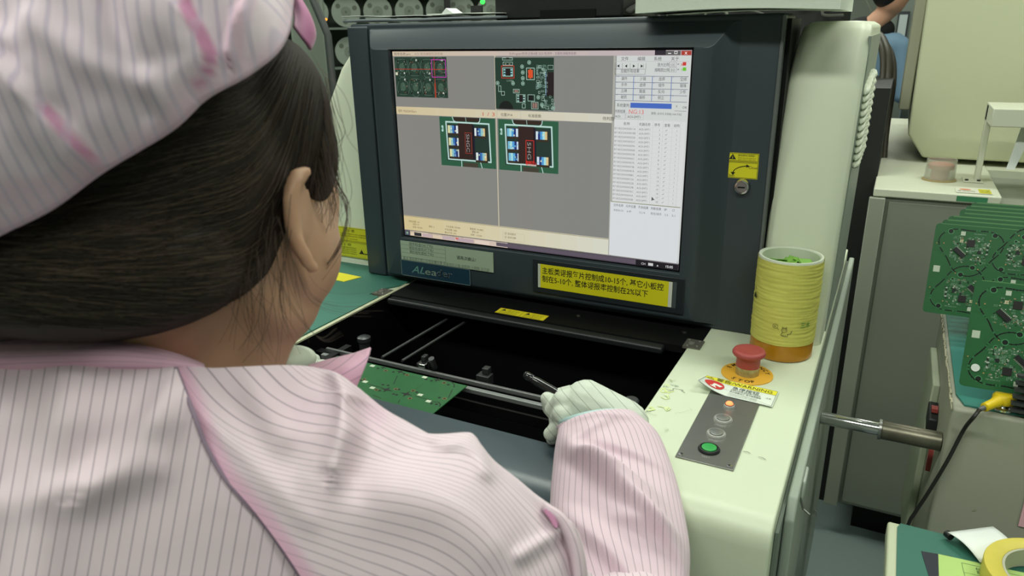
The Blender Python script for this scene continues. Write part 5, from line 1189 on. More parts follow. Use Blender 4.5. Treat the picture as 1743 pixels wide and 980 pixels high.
# --- generic control net -> smooth grid
def crom(P, n):
    P = np.array(P, float); Q = np.concatenate([[2*P[0]-P[1]], P, [2*P[-1]-P[-2]]]); out = []
    for i in range(1, len(Q)-2):
        for k in range(n):
            t = k/n; out.append(.5*((2*Q[i])+(-Q[i-1]+Q[i+1])*t+(2*Q[i-1]-5*Q[i]+4*Q[i+1]-Q[i+2])*t*t+(-Q[i-1]+3*Q[i]-3*Q[i+1]+Q[i+2])*t**3))
    out.append(P[-1]); return np.array(out)
def net(ctrl, nu, nv):
    rows = np.array([crom(r, nv) for r in ctrl]); return np.array([crom(rows[:, j], nu) for j in range(rows.shape[1])]).transpose(1, 0, 2)
def resample(pl, n):
    pl = np.array(pl, float); pl = crom(pl, 12); d = np.r_[0, np.cumsum(np.linalg.norm(np.diff(pl[:, :2], axis=0), axis=1))]
    q = np.linspace(0, d[-1], n); return np.stack([np.interp(q, d, pl[:, k]) for k in range(pl.shape[1])], 1)
def segdist(x, y, pl):
    best = np.full(x.shape, 1e9); side = np.zeros(x.shape)
    for (a, b) in zip(pl[:-1], pl[1:]):
        ax, ay = a; dx, dy = b[0]-ax, b[1]-ay; L2 = dx*dx+dy*dy
        t = np.clip(((x-ax)*dx+(y-ay)*dy)/L2, 0, 1); ex, ey = x-(ax+t*dx), y-(ay+t*dy); d = np.sqrt(ex*ex+ey*ey)
        m = d < best; best = np.where(m, d, best); side = np.where(m, np.sign(ex*dy-ey*dx), side)
    return best*side
def apply_folds(G, folds):
    x, y = G[..., 0], G[..., 1]; dt = np.zeros(x.shape)
    for (pl, wd, amp, asym) in folds:
        d = segdist(x, y, pl); w2 = np.where(d > 0, wd, wd*asym); dt -= 1.5*amp*np.exp(-(d/w2)**2)
    G = G.copy(); G[..., 2] += dt; return G
def net_mesh(mb, G, st, ti, cols=3):
    """G[...,0:3]=px,py,t (cloth seen from where we stand), G[...,3]=stripe coordinate, G[...,4]=tint"""
    n, m = G.shape[:2]
    vs = [at(*G[i, j, :3]) for i in range(n) for j in range(m)]
    fs = [(i*m+j, (i+1)*m+j, (i+1)*m+j+1, i*m+j+1) for i in range(n-1) for j in range(m-1)]
    mb.add(vs, fs); st.extend(G[..., 3].ravel().tolist()); ti.extend(G[..., 4].ravel().tolist())
coat = MB(); st = []; ti = []
seam = [(300, 626), (314, 662), (331, 705), (350, 755), (378, 806), (412, 848), (450, 891), (495, 955), (545, 1035), (640, 1180)]
# back panel
yl = [600, 622, 662, 710, 765, 820, 870, 930, 1010, 1100, 1300]
cx_ = [-560, -420, -260, -90, 60, 150, 235, 300]
ctrl = []
for i, y in enumerate(yl):
    sx, sy = seam[max(0, i-1)]
    row = []
    for j, x in enumerate(cx_):
        f = (x+560)/860; X = -560+(sx+560)*f
        Y = y+(sy-y)*f**2 if i else 604+22*f*f
        t = .352+.050*((X-120)/560)**2 if X < 120 else .352+.012*((X-120)/300)**2
        t += .026*math.exp(-((y-600)/55)**2)+(.02 if i == 0 else 0)+.00003*max(0, y-900)
        if j == 0: t += .06
        row.append((X, Y, t, (X+.17*(Y-626))*1.0/22.0, 0.0))
    ctrl.append(row)
G = net(ctrl, 8, 9)
G = apply_folds(G, [([(120, 640), (70, 800), (60, 1000)], 60, .006, .6), ([(300, 640), (230, 760), (150, 830)], 45, .005, .5), ([(10, 860), (130, 830), (260, 800)], 34, .003, 1.0), ([(-60, 640), (-80, 900)], 50, .006, 1)])
net_mesh(coat, G, st, ti)
# shoulder and upper-arm panel: each row follows a stripe
rowsB = [
 ([(545, 655), (585, 668), (618, 685), (655, 712), (695, 735), (740, 765), (760, 762), (790, 762), (806, 770), (822, 792), (845, 815), (878, 845), (905, 868), (935, 895), (962, 935), (975, 1040), (978, 1180)], -9, .455),
 ([(537, 632), (572, 642), (606, 664), (650, 698), (689, 721), (738, 748), (758, 744), (792, 742), (806, 749), (818, 764), (842, 791), (880, 822), (911, 849), (948, 877), (981, 916), (998, 1020), (999, 1180)], -6.5, .425),
 ([(533, 624), (569, 634), (604, 657), (649, 692), (688, 715), (738, 742), (758, 738), (793, 736), (808, 743), (820, 758), (843, 785), (882, 816), (914, 843), (951, 871), (986, 911), (1003, 1010), (1004, 1180)], -5, .400),
 ([(486, 621), (521, 650), (556, 664), (584, 669), (602, 690), (640, 716), (690, 743), (735, 757), (775, 755), (808, 768), (845, 802), (882, 836), (918, 872), (948, 905), (972, 950), (990, 1030), (992, 1180)], 0, .386),
 ([(428, 623), (471, 666), (517, 691), (560, 699), (588, 710), (625, 735), (690, 765), (740, 774), (785, 778), (815, 792), (855, 830), (884, 862), (916, 898), (942, 930), (962, 975), (978, 1050), (980, 1180)], 2, .378),
 ([(368, 626), (412, 674), (467, 712), (525, 728), (568, 733), (610, 752), (670, 778), (720, 788), (770, 796), (812, 812), (850, 845), (880, 880), (906, 918), (930, 960), (948, 1010), (960, 1080), (962, 1190)], 4, .372),
 ([(300, 628), (345, 685), (395, 725), (455, 752), (520, 768), (580, 778), (650, 792), (710, 803), (760, 814), (806, 832), (842, 864), (872, 902), (898, 945), (918, 990), (932, 1040), (942, 1100), (944, 1200)], 6.4, .367),
 ([(322, 684), (362, 726), (415, 766), (465, 786), (520, 800), (580, 807), (640, 812), (700, 818), (750, 832), (796, 853), (832, 885), (860, 925), (882, 965), (900, 1010), (912, 1055), (920, 1110), (922, 1200)], 9.4, .363),
 ([(350, 755), (395, 785), (445, 806), (500, 819), (560, 828), (620, 832), (680, 838), (735, 850), (780, 868), (820, 896), (848, 930), (868, 968), (884, 1005), (896, 1045), (904, 1085), (908, 1130), (910, 1210)], 12.3, .360),
 ([(378, 806), (430, 828), (490, 848), (550, 862), (610, 873), (665, 884), (718, 897), (762, 914), (800, 940), (828, 972), (848, 1005), (862, 1040), (874, 1075), (882, 1110), (886, 1140), (888, 1170), (890, 1220)], 15.2, .358),
 ([(436, 874), (490, 894), (545, 912), (598, 930), (650, 945), (698, 962), (740, 982), (776, 1008), (804, 1038), (824, 1068), (838, 1098), (848, 1125), (855, 1150), (860, 1172), (863, 1190), (865, 1205), (867, 1240)], 18.6, .357),
 ([(495, 955), (545, 972), (592, 990), (638, 1010), (680, 1032), (715, 1056), (746, 1082), (770, 1108), (790, 1134), (803, 1156), (812, 1176), (819, 1192), (824, 1206), (828, 1220), (830, 1232), (832, 1242), (834, 1260)], 22.2, .357),
 ([(560, 1060), (600, 1074), (638, 1090), (672, 1108), (702, 1128), (728, 1150), (748, 1172), (763, 1192), (775, 1210), (783, 1224), (789, 1236), (794, 1246), (797, 1255), (800, 1263), (802, 1270), (804, 1276), (806, 1285)], 26.5, .359)]
ctrl = []
for pl, s, t0 in rowsB:
    row = []
    for j, (x, y) in enumerate(pl):
        t = t0
        if s >= -.5: t = t0+.024*max(0, (x-740)/260)**2+.010*max(0, (520-x)/220)**2*math.exp(-((y-626)/60)**2)
        elif s > -6: t = t0+.008*max(0, (x-850)/150)
        row.append((x, y, t, s, 0))
    ctrl.append(row)
G = net(ctrl, 7, 6)
# the doubled seam band on the left of the panel shows deeper pink
for i in range(G.shape[0]):
    for j in range(G.shape[1]):
            d_ = abs(segdist(np.array([G[i, j, 0]]), np.array([G[i, j, 1]]), seam)[0]); G[i, j, 4] = .62*max(0, 1-(d_/30)**2)+.12*max(0, 1-abs(G[i, j, 0]-520)/160)*max(0, 1-abs(G[i, j, 1]-690)/90)+.25*max(0, 1-abs(G[i, j, 0]-640)/60)*max(0, 1-abs(G[i, j, 1]-700)/60)
foldsB = [([(572, 630), (588, 672), (583, 720), (566, 790)], 34, .0085, .45), ([(618, 690), (632, 735), (600, 800)], 26, -.0045, 1.0), ([(748, 752), (790, 750), (815, 768), (826, 800)], 18, .0035, .8), ([(690, 765), (640, 790), (610, 830)], 30, -.003, 1),
          ([(430, 660), (480, 740)], 30, .003, 1.0), ([(380, 720), (440, 800), (520, 880)], 24, .002, 1.0), ([(975, 885), (935, 914), (885, 945)], 13, .0035, .8), ([(955, 925), (900, 965)], 16, -.002, 1), ([(660, 850), (760, 870), (830, 930)], 50, .003, 1)]
G = apply_folds(G, foldsB); Gb = G.copy()
net_mesh(coat, G, st, ti)
# raised seam lip where the back panel is stitched
sp = smooth_path([at(x, y, .349+.012*((x-120)/300)**2*(1 if x > 120 else 0)+.026*math.exp(-((y-600)/55)**2)) for x, y in seam], 8)
# forearm sleeve: rings between measured left and right edges
rings = [((947, 728), (1078, 703), .708, .6), ((950, 733), (1086, 708), .706, 1.0), ((944, 768), (1121, 742), .690, 1.0), ((939, 815), (1143, 795), .668, 1), ((936, 860), (1157, 842), .645, 1.0), ((935, 905), (1167, 888), .622, 1.0), ((940, 955), (1174, 936), .600, 1), ((958, 1010), (1173, 990), .578, 1), ((985, 1080), (1165, 1060), .553, 1), ((1000, 1160), (1150, 1140), .530, 1.0)]
RC = []
for (l, r, t, sc) in rings:
    A, B = at(*l, t), at(*r, t); RC.append(((A+B)/2, (B-A)/2))
ctr = [c_ for c_, _ in RC]
def fold2(dist, ca, sa):
    # pulled wrinkles: each a slanted ridge with a steep lower side
    v = 0
    for (d0, sl, wd_, amp, c0, cw) in ((.235, -.10, .035, .16, -.5, .7), (.33, .12, .030, .13, .3, .7), (.43, .20, .034, .24, -.1, .8), (.56, .30, .040, .42, .2, 1.1), (.66, .10, .030, .18, .5, .6), (.74, .30, .04, .22, -.2, .9), (.15, .03, .03, .10, .1, .8)):
        q = dist-d0-sl*(ca-c0); wq = wd_*1.8 if q < 0 else wd_*.7
        v += amp*math.exp(-(q/wq)**2)*math.exp(-((ca-c0)/cw)**4)
    return (1.5*v-.16)*max(0, sa)**.7
na = 96; vs = []; rs_ = []
up_pts = np.array(ctr); hw = np.array([h for _, h in RC])
upc = crom(up_pts, 14); hwc = crom(hw, 14)
sv = len(upc)
for i in range(sv):
    d = upc[min(i+1, sv-1)]-upc[max(i-1, 0)]; d /= np.linalg.norm(d)
    u = hwc[i]; w2 = np.cross(d, u); w2 = w2/np.linalg.norm(w2)*np.linalg.norm(u)*.62
    if w2 @ F_ > 0: w2 = -w2                 # towards the viewer
    dist = i/(sv-1)
    for k in range(na):
        a = 2*math.pi*k/na
        f = 1.0
        # wrinkles running around and along the sleeve
        f += .050*math.sin(a*2+dist*9)*min(1, dist*3)+.035*noise.noise(Vector((math.cos(a)*1.6, math.sin(a)*1.6, dist*7)))*min(1, .3+dist*3)
        ca, sa = math.cos(a), math.sin(a)
        vs.append(upc[i]+u*ca+w2*sa*(f+fold2(dist, ca, sa)))
        st.append(k/na*50+.35*math.sin(dist*8)); ti.append(.12)
fs = [(i*na+k, (i+1)*na+k, (i+1)*na+(k+1) % na, i*na+(k+1) % na) for i in range(sv-1) for k in range(na)]
coat.add(vs, fs)
# rolled folds of the upper sleeve in front of the forearm
def band(pl, wd, t, s0, s1, tint=0.0, bulge=.010, t1=None):
    P = crom([(*p, t+( (t1-t)*k/(len(pl)-1) if t1 else 0)) for k, p in enumerate(pl)], 8); vs = []; nb = 10
    for i in range(len(P)):
        d = P[min(i+1, len(P)-1)]-P[max(i-1, 0)]; nrm = V(-d[1], d[0])/math.hypot(d[0], d[1])
        ww = wd*(.35+.65*math.sin(math.pi*min(1, max(0, i/(len(P)-1)*.9+.1)))**.5)
        for j in range(nb+1):
            a = math.pi*1.3*(j/nb)-math.pi*.15; off = -math.cos(a)*ww
            vs.append(at(P[i][0]+nrm[0]*off, P[i][1]+nrm[1]*off, P[i][2]-math.sin(a)*bulge+.004)); st.append(s0+(s1-s0)*i/len(P)*0+j*.28+s0); ti.append(tint)
    m_ = nb+1; coat.add(vs, [(i*m_+j, i*m_+j+1, (i+1)*m_+j+1, (i+1)*m_+j) for i in range(len(P)-1) for j in range(nb)])
band([(925, 862), (955, 885), (975, 925), (985, 980), (985, 1060), (980, 1160)], 12, .398, 3.2, 0, .12, .008, .400)
band([(928, 866), (940, 880), (948, 898)], 6, .392, 1.2, 0, .95, .002, .392)
# lining body under the coat: torso, left shoulder and arm, skirt of the coat
n0 = len(coat.v)
tmp = MB()
for g_ in (('c', (hipL+hipR)/2+V(0, 0, .02), at(160, 860, .51), .150, .118), ('c', SHL+V(.02, .0, -.02), SHR+V(-.05, .02, -.04), .055, .045), ('c', SHL+V(0, .01, 0), ELL_, .062, .055), ('c', ELL_, WRL, .055, .045),
           ('c', SHR+V(.0, .01, -.03), ELR+V(0, .012, 0), .038, .045), ('c', ELR+V(0, .0, 0), ctr[-2], .045, .045)): tmp.cap(g_[1], g_[2], g_[3], g_[4], 18)
o = tmp.build('coat_lining', M_cloth, op); r_ = o.modifiers.new('r', 'REMESH'); r_.mode = 'VOXEL'; r_.voxel_size = .007; s_ = o.modifiers.new('s', 'SMOOTH'); s_.iterations = 8; s_.factor = .6
dg = bpy.context.evaluated_depsgraph_get(); me = bpy.data.meshes.new_from_object(o.evaluated_get(dg)); oo = ORG[o.name].copy(); oo[2] -= Z0
vv = np.zeros(len(me.vertices)*3); me.vertices.foreach_get('co', vv); vv = vv.reshape(-1, 3)+oo; ff = [tuple(p.vertices) for p in me.polygons]
bpy.data.objects.remove(o); bpy.data.meshes.remove(me)
coat.add(list(vv), ff)
for q in vv: st.append((q@V(.907, .42, 0))/.0057); ti.append(0.0)
co = coat.build('coat', M_cloth, op, smooth=True, angle=180, extra={'stripe': st, 'tint': ti}, label='pink coat with thin grey pinstripes')
MB().tube([p-F_*.0005 for p in sp], .0011, 6).build('seam_piping', mat('seam_grey', (140, 122, 140), .8), co, smooth=True)
# collar
def cloth_patch(name, ctrl, nu, nv, m, parent, thick=.0012, label=None, folds=None):
    G = net(ctrl, nu, nv)
    if folds: G = apply_folds(G, folds)
    mb = MB(); s2 = []; t2 = []; net_mesh(mb, G, s2, t2)
    o = mb.build(name, m, parent, smooth=True, angle=180, extra={'stripe': s2, 'tint': t2}, label=label)
    if thick: sd_ = o.modifiers.new('thickness', 'SOLIDIFY'); sd_.thickness = thick; sd_.offset = 0
    return o
top = [(-420, 560), (-250, 562), (-90, 566), (20, 570), (110, 572), (190, 578), (255, 592), (305, 606), (347, 622)]
bot = [(-420, 630), (-250, 632), (-90, 632), (20, 630), (110, 631), (190, 632), (255, 632), (305, 631), (350, 630)]
ctrl = []
for f, tt in ((-.5, .43), (-.12, .395), (0, .382), (.35, .372), (.75, .370), (1.06, .374)):
    ctrl.append([(a[0]+(b[0]-a[0])*f, a[1]+(b[1]-a[1])*f, tt+.03*max(0, -a[0])/420+.012*max(0, (a[0]-200)/150), f*5.5+a[0]*.004, .15 if f < .9 else 0) for a, b in zip(top, bot)])
cloth_patch('collar', ctrl, 5, 7, M_pinkc, op, .0010, 'pink stand collar')
ctrl = [[(525, 622, .47, 0, .2), (560, 612, .465, 1, .1), (598, 603, .462, 2.2, .1), (631, 592, .458, 3.3, .1)],
        [(530, 632, .455, 1.4, .2), (565, 628, .447, 2.2, .2), (595, 622, .444, 3, .2), (626, 612, .450, 3.6, .2)],
        [(540, 648, .452, 3.2, .3), (568, 645, .442, 3.6, .2), (592, 643, .441, 4.1, .2), (616, 636, .446, 4.4, .2)],
        [(552, 668, .455, 4.9, .3), (572, 664, .446, 5, .3), (590, 662, .444, 5.3, .3), (606, 658, .448, 5.5, .3)]]
cloth_patch('collar_point', ctrl, 6, 7, M_pinkc, op, .0012, 'pointed pink collar tip')

# --- hair
hair = skinned('hair', [('e', Hc+Up*.020-Fw*.010, (.084, .090, .094), HA), ('e', at(325, 330, .415), (.058, .07, .070), CA), ('e', at(150, 440, .385), (.085, .075, .045), CA), ('e', at(-60, 450, .375), (.07, .07, .042), CA), ('e', at(250, 440, .395), (.055, .06, .032), CA),
    ('e', at(485, 200, .435), (.025, .06, .046), CA), ('e', at(515, 240, .455), (.016, .03, .040), CA), ('e', at(538, 262, .456), (.0125, .03, .032), CA), ('e', at(392, 395, .412), (.026, .045, .03), CA)],
    None or mat('dark_brown_hair', (44, 36, 30), .7, var=.25, scale=14, spec=.35), op, .0028, 8)
hair['label'] = 'dark brown hair gathered under the cap'
from mathutils.bvhtree import BVHTree
hv = [V(*v.co)+ORG[op.name]-V(0, 0, Z0) for v in hair.data.vertices]
bvh = BVHTree.FromPolygons([tuple(v) for v in hv], [tuple(p.vertices) for p in hair.data.polygons])
rr = random.Random(77)
M_st = [mat('hair_strand_dark', (48, 39, 32), .55, spec=.35), mat('hair_strand_brown', (80, 66, 54), .5, spec=.45)]
def on_hair(px, py, lift_):
    d = ray(px, py); h = bvh.ray_cast(Vector((0, 0, 0)), Vector(d).normalized())
    if h[0] is None: return None
    p = V(*h[0]); return p-F_*lift_
sm = [MB(), MB()]
for k in range(2600):
    x, y = rr.uniform(60, 570), rr.uniform(60, 560)
    if y < 405-x*.66-10: continue
    pts = []; L_ = rr.uniform(60, 170); lf = rr.uniform(.0002, .0018); ph = rr.uniform(-.15, .15)
    cx0, cy0 = x, y
    for q in range(7):
        p = on_hair(cx0, cy0, lf*math.sin(math.pi*(q+.5)/7)+.0001)
        if p is None: break
        pts.append(p)
        # flow: from the temple down and back, then round to the nape
        wv = max(0, min(1, (cx0-400)/120)); sl = (.10+.35*(cx0/500)**2-.25*max(0, (cy0-350)/200))+ph
        dx, dy = -(1-wv*.75), sl+wv*1.0
        n_ = math.hypot(dx, dy); cx0 += dx/n_*L_/6; cy0 += dy/n_*L_/6
    if len(pts) > 3:
        b = 0 if rr.random() < .72 else 1
        sm[b].tube(pts, [.00013+.00010*rr.random()]*len(pts), 3, caps=False)
for k in range(2): sm[k].build('hair_strands', M_st[k], hair, smooth=True, kind='stuff')
# loose wisps round the ear, neck and temple
wm = MB()
def wisp(pl, r=.00022):
    P = smooth_path([at(*p) for p in pl], 6); n_ = len(P); wm.tube(P, [.72*r*(1-.6*(i/n_)**2) for i in range(n_)], 4, caps=False)
for k in range(46):                              # behind the ear down to the collar
    x = rr.uniform(400, 500); y = rr.uniform(330, 440); e = rr.uniform(-.5, .6)
    L_ = rr.uniform(110, 210); b1 = rr.uniform(-25, 25)
    wisp([(x, y, .385), (x+b1*.6+e*10, y+L_*.35, .39), (x+b1+e*26, y+L_*.7, .398), (x+b1*.4+e*L_*.45, min(618, y+L_), .402)], .00020+.0001*rr.random())
for k in range(95):                              # over the temple and cheek
    x = rr.uniform(512, 566); y = rr.uniform(130, 240); L_ = rr.uniform(110, 210); c_ = rr.uniform(6, 34)
    wisp([(x, y, .43), (x+c_*.5, y+L_*.4, .435), (x+c_, y+L_*.75, .44), (x+c_*rr.uniform(-.2, 1.5), y+L_, .445)], .00022+.00012*rr.random())
for k in range(12):                              # the lock curling to the right of the cheek
    o1, o2 = rr.uniform(-5, 5), rr.uniform(-6, 6)
    wisp([(552+o1, 240+o2, .44), (572+o1, 310+o2, .44), (592+o1, 350+o2, .44), (585+o2, 405+o1, .44), (560+o2, 450+o1, .445), (530+o1*2, 480+o2*2, .445)], .00026)
for k in range(9):                               # strands blown over the mat
    o1, o2 = rr.uniform(-8, 8), rr.uniform(-10, 10)
    wisp([(505+o1, 440+o2, .40), (530+o1, 500+o2*1.5, .41), (575+o1, 520+o2*2, .42), (640+o1*3, 520+o2*2.6, .43)], .00009)
for k in range(5):
    o1 = rr.uniform(-8, 8); wisp([(470+o1, 470, .39), (500+o1, 530, .40), (545+o1, 575+o1, .41), (575+o1*2, 560+o1*2, .42)], .0001)
for (a, b, c_, d_) in (((500, 150), (440, 215), (412, 270), (418, 400)), ((560, 100), (575, 170), (590, 230), (612, 262)), ((530, 90), (556, 140), (566, 200), (560, 300)), ((540, 110), (585, 160), (600, 210), (590, 235))):
    wisp([(*a, .40), (*b, .395), (*c_, .39), (*d_, .395)], .00022)
wm.build('loose_wisps', M_st[1], hair, smooth=True, kind='stuff')

# --- cap
hem = [(-170, 500, .335), (-60, 440, .328), (0, 402, .325), (90, 357, .325), (180, 292, .329), (294, 223, .336), (355, 168, .345), (428, 127, .360), (482, 79, .385), (499, 22, .415), (492, -60, .46), (400, -150, .52), (230, -120, .55), (40, 60, .54), (-150, 260, .48), (-260, 420, .40)]
hem = [(a, b, c_*.915 if k < 9 else c_) for k, (a, b, c_) in enumerate(hem)]
H3 = crom(np.array([at(*h) for h in hem]+[at(*hem[0])]), 24)[:-1]
nh = len(H3); Cc = H3.mean(0)
nrm = V(0, 0, 0)
for i in range(nh): nrm += np.cross(H3[i]-Cc, H3[(i+1) % nh]-Cc)
nrm /= np.linalg.norm(nrm)
if nrm[2] < 0: nrm = -nrm
HF = [([(235, -80), (290, 0), (340, 55), (362, 105), (338, 160)], 70, 12, .012, .9), ([(10, 110), (70, 180), (122, 235), (172, 292)][::-1], 14, 60, .011, 0),       ([(440, -20), (405, 40), (395, 90)], 10, 30, .006, .35), ([(60, 40), (150, 110), (260, 150)], 30, 30, .005, 0), ([(180, -20), (200, 90), (250, 190)], 26, 26, -.004, 0), ([(-40, 60), (40, 80), (80, 160)], 22, 26, .005, 0)]
HT = [([(300, -40), (318, 15), (343, 60), (360, 95), (352, 122), (338, 150)], 17, .85), ([(76, 184), (108, 224), (146, 260), (176, 290)], 15, .75), ([(428, -30), (404, 40), (396, 110)], 24, .32), ([(500, 0), (488, 60)], 20, .2), ([(230, 240), (330, 190)], 22, .22), ([(20, 330), (90, 330)], 40, .2)]  # fold shade put into the cap's colour as deeper pink bands
ns = 60; vs = []; cs_ = []; ct_ = []
for i in range(ns):
    s_ = i/(ns-1)*math.pi/2*.985
    for k in range(nh):
        th = k/nh
        rad = math.cos(s_)**.62; d = H3[k]-Cc
        b = 1+.055*math.sin(min(1, s_/.5)*math.pi/2)
        pl_ = 0; tn = 0
        nz = .030*noise.noise(Vector((math.cos(th*6.28)*1.8, math.sin(th*6.28)*1.8, s_*2.2)))*min(1, s_*4)+.012*noise.noise(Vector((math.cos(th*6.28)*5, math.sin(th*6.28)*5, s_*5)))*min(1, s_*4)
        p = Cc+d*(rad*(b+pl_+nz))+nrm*(.105*math.sin(s_)*(1+nz))
        q = p; dz_ = q@F_
        if dz_ < .40 and dz_ > .05:                 # folds of the loose crown on the side near us
            X_, Y_ = CX+FPX*(q@R_)/dz_, CY-FPX*(q@U_)/dz_
            ed = min(1, s_/.10)
            for (pl, wl, wr, amp, tint_) in HF:
                d = float(segdist(np.array([X_]), np.array([Y_]), pl)[0])
                v = math.exp(-(d/(wl if d < 0 else wr))**2)
                p = p-F_*(amp*v*ed)
        if .05 < dz_ < .40:
            X_, Y_ = CX+FPX*(p@R_)/(p@F_), CY-FPX*(p@U_)/(p@F_)
            for (pl, hwid, tint_) in HT:
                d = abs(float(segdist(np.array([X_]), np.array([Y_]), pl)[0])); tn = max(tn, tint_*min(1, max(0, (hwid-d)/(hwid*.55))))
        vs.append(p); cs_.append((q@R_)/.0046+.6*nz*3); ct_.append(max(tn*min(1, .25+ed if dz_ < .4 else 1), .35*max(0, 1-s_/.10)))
# turned-in hem
for dz, sc_ in ((.0, .985), (.012, .965)):
    base = []
    for k in range(nh): base.append(Cc+(H3[k]-Cc)*sc_+nrm*dz)
    vs = base+vs if False else vs+base; cs_ += [0]*nh; ct_ += [.6]*nh
fs = [(i*nh+k, i*nh+(k+1) % nh, (i+1)*nh+(k+1) % nh, (i+1)*nh+k) for i in range(ns-1) for k in range(nh)]
fs += [(k, ns*nh+k, ns*nh+(k+1) % nh, (k+1) % nh) for k in range(nh)]+[(ns*nh+k, (ns+1)*nh+k, (ns+1)*nh+(k+1) % nh, ns*nh+(k+1) % nh) for k in range(nh)]
fs.append(tuple((ns-1)*nh+k for k in range(nh)))
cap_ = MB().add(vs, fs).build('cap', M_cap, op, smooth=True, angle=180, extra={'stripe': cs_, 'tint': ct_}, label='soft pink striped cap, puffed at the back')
ctrl = [[(470, -30, .45, 0, .5), (490, 0, .445, 0, .5), (500, 25, .44, 0, .5), (500, 45, .435, 0, .5)], [(490, -20, .445, 0, .8), (512, 10, .442, 0, .8), (518, 38, .44, 0, .8), (512, 62, .437, 0, .8)], [(505, -10, .45, 0, .9), (524, 22, .448, 0, .9), (531, 50, .446, 0, .9), (523, 76, .442, 0, .9)], [(508, -5, .46, 0, .5), (527, 27, .456, 0, .5), (536, 60, .452, 0, .5), (528, 85, .447, 0, .5)]]
cloth_patch('cap_peak', ctrl, 6, 6, M_cap, op, .002, 'darker pink peak of the cap')
# --- face mask
skinned('face_mask', [('e', Hc+Fw*.062-Up*.060, (.056, .052, .052), HA), ('e', at(497, 612, .50), (.016, .03, .010), CA)], mat('pale_mask', (190, 198, 182), .85, var=.05, scale=90), op, .003, 4)['label'] = 'pale face mask'

# --- glove holding the pen
wm2 = [('c', at(1062, 722, .722), at(1000, 690, .728), .0255, .0265), ('c', at(1058, 728, .722), at(990, 706, .735), .024, .021), ('e', at(998, 682, .728), (.022, .020, .0165), CA),
    ('c', at(985, 676, .726), at(958, 682, .724), .0125, .0110), ('c', at(958, 682, .724), at(941, 698, .735), .0108, .0088),
    ('c', at(972, 672, .740), at(946, 676, .748), .0105, .0090), 
    ('c', at(990, 704, .722), at(957, 704, .718), .0120, .0105), ('c', at(957, 704, .718), at(948, 716, .732), .0100, .0085),
    ('c', at(990, 716, .728), at(957, 722, .722), .0110, .0095), ('c', at(957, 722, .722), at(938, 738, .730), .0092, .0080),
    ('c', at(1000, 726, .735), at(965, 738, .735), .0105, .0085), ('c', at(965, 738, .735), at(940, 746, .742), .0080, .0068),
    ('c', at(975, 700, .748), at(938, 694, .748), .0115, .0092), ('c', at(938, 694, .748), at(931, 678, .742), .0090, .0070)]
M_gl = mat('pale_glove', (204, 212, 198), .8, var=.05, scale=60, bump=.4, bscale=90)
nt = M_gl.node_tree; bs_ = nt.nodes['Principled BSDF']; src = bs_.inputs['Base Color'].links[0].from_socket
tcn = nt.nodes.new('ShaderNodeTexCoord'); dt_ = nt.nodes.new('ShaderNodeVectorMath'); dt_.operation = 'DOT_PRODUCT'; dv = R_*.74+U_*.67; dt_.inputs[1].default_value = tuple(dv/.0090)
nt.links.new(tcn.outputs['Object'], dt_.inputs[0]); fr_ = nt.nodes.new('ShaderNodeMath'); fr_.operation = 'FRACT'; nt.links.new(dt_.outputs['Value'], fr_.inputs[0])
lt = nt.nodes.new('ShaderNodeMath'); lt.operation = 'LESS_THAN'; lt.inputs[1].default_value = .07; nt.links.new(fr_.outputs[0], lt.inputs[0])
mx = nt.nodes.new('ShaderNodeMix'); mx.data_type = 'RGBA'; mx.inputs[7].default_value = (*lin((156, 164, 152)), 1); nt.links.new(lt.outputs[0], mx.inputs[0]); nt.links.new(src, mx.inputs[6]); nt.links.new(mx.outputs[2], bs_.inputs['Base Color'])
gl_ = skinned('glove', wm2, M_gl, op, .0015, 2); gl_['label'] = 'pale striped glove on the right hand'
cu_ = MB(); A, B = at(1004, 708, .722), at(1066, 716, .716)
d0 = upc[0]-upc[2]; d0 /= np.linalg.norm(d0); cw2 = np.cross(d0, hwc[0]); cw2 = cw2/np.linalg.norm(cw2)*np.linalg.norm(hwc[0])*.62; cvs = []
for (h, q) in ((-.02, .90), (.0035, .86), (.0062, .82), (.0055, .79), (-.004, .76)):
    for k in range(40): a = 2*math.pi*k/40; cvs.append(upc[0]+hwc[0]*math.cos(a)*q+cw2*math.sin(a)*q+d0*h)
cu_.add(cvs, [(i*40+k, i*40+(k+1) % 40, (i+1)*40+(k+1) % 40, (i+1)*40+k) for i in range(4) for k in range(40)]); cu_.build('glove_cuff', mat('pale_blue_cuff', (186, 216, 216), .8), gl_, smooth=True)
skinned('glove', [('c', WRL+V(-.005, -.03, 0), WRL+V(.018, .05, .002), .036, .034)]+[('c', WRL+V(.012*(k-2)+.02, .07, 0), WRL+V(.020*(k-2)+.02, .145-.008*abs(k-2), -.004), .0110, .009) for k in range(5)], M_gl, op, .003, 3)['label'] = 'pale glove on the left hand'
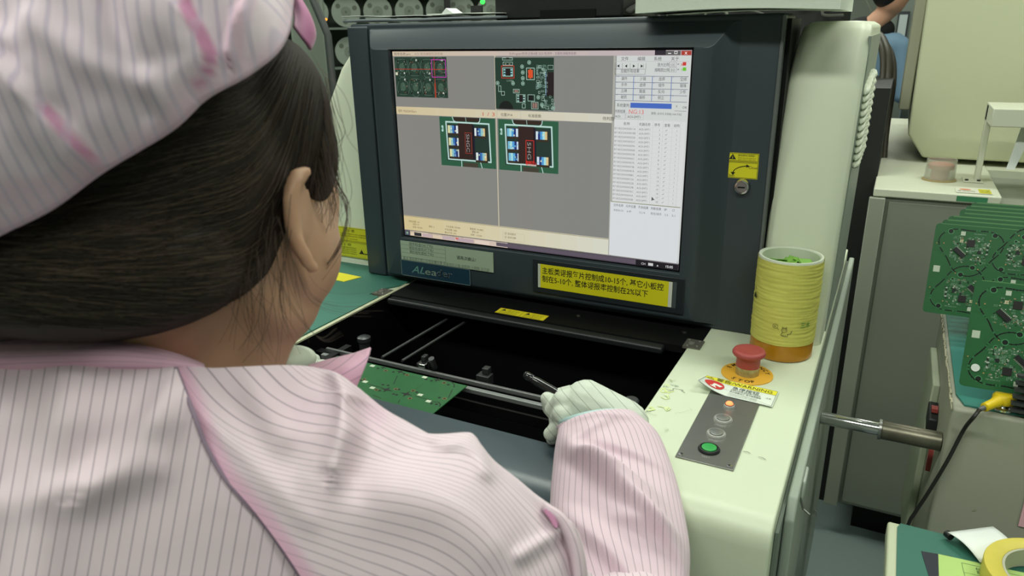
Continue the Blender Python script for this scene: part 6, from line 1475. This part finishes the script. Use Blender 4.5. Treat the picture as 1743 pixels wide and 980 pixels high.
# pen
PA, PB = at(894, 637, .765), at(972, 684, .735); dn = (PB-PA)/np.linalg.norm(PB-PA); Lp = np.linalg.norm(PB-PA)
pen = thing('pen', tuple(PA), 'black slim pen held in the gloved hand over the tray', 'pen')
MB().lathe([(.0030, 0), (.0042, .0015), (.0042, .010), (.0036, .011), (.0046, .016), (.0050, Lp*.55), (.0050, Lp*.8), (.0044, Lp)], PA, dn, 18).build('barrel', mat('smoky_black_barrel', (26, 27, 28), .2, coat=.5), pen, smooth=True)
MB().lathe([(.0048, Lp*.70), (.0054, Lp*.705), (.0054, Lp*.74), (.0048, Lp*.745)], PA, dn, 18).build('grip_ring', M_steel, pen, smooth=True)
MB().lathe([(.0022, -.001), (.0036, .0), (.0036, .002), (.0020, .002)], PA, dn, 14).build('end_ring', mat('dark_steel_bar', (38, 41, 43)), pen, smooth=True)
# trousers, shoes
skinned('trousers', [('c', hipL, V(-.44, .40, -.76), .095, .07), ('c', hipR, V(-.24, .42, -.76), .095, .07), ('c', V(-.44, .40, -.77), V(-.44, .365, -1.24), .068, .052), ('c', V(-.24, .42, -.77), V(-.24, .385, -1.24), .068, .052)], mat('dark_trousers', (40, 44, 52)), op, .010, 4)
skinned('shoe', [('c', V(-.44, .33, -1.318), V(-.44, .51, -1.322), .032, .028)], mat('white_shoe', (200, 200, 196), .7), op, .006, 3); skinned('shoe', [('c', V(-.24, .35, -1.318), V(-.24, .53, -1.322), .032, .028)], mat('white_shoe', (200, 200, 196)), op, .006, 3)
sx, sy = -.28, -.01
stl = thing('work_stool', (sx, sy, -1.35), 'round black work stool under the person in pink', 'stool')
MB().lathe([(.16, -.895), (.17, -.885), (.17, -.868), (.155, -.862)], (sx, sy, 0), n=36).build('seat', M_blk, stl, smooth=True)
MB().lathe([(.025, -1.30), (.025, -.895)], (sx, sy, 0), n=16).build('column', M_steel, stl, smooth=True)
for k in range(5):
    a = k*1.2566; MB().tube([(sx, sy, -1.28), (sx+.24*math.cos(a), sy+.24*math.sin(a), -1.335)], [.018, .012], 8).build('leg', M_blk, stl, smooth=True)
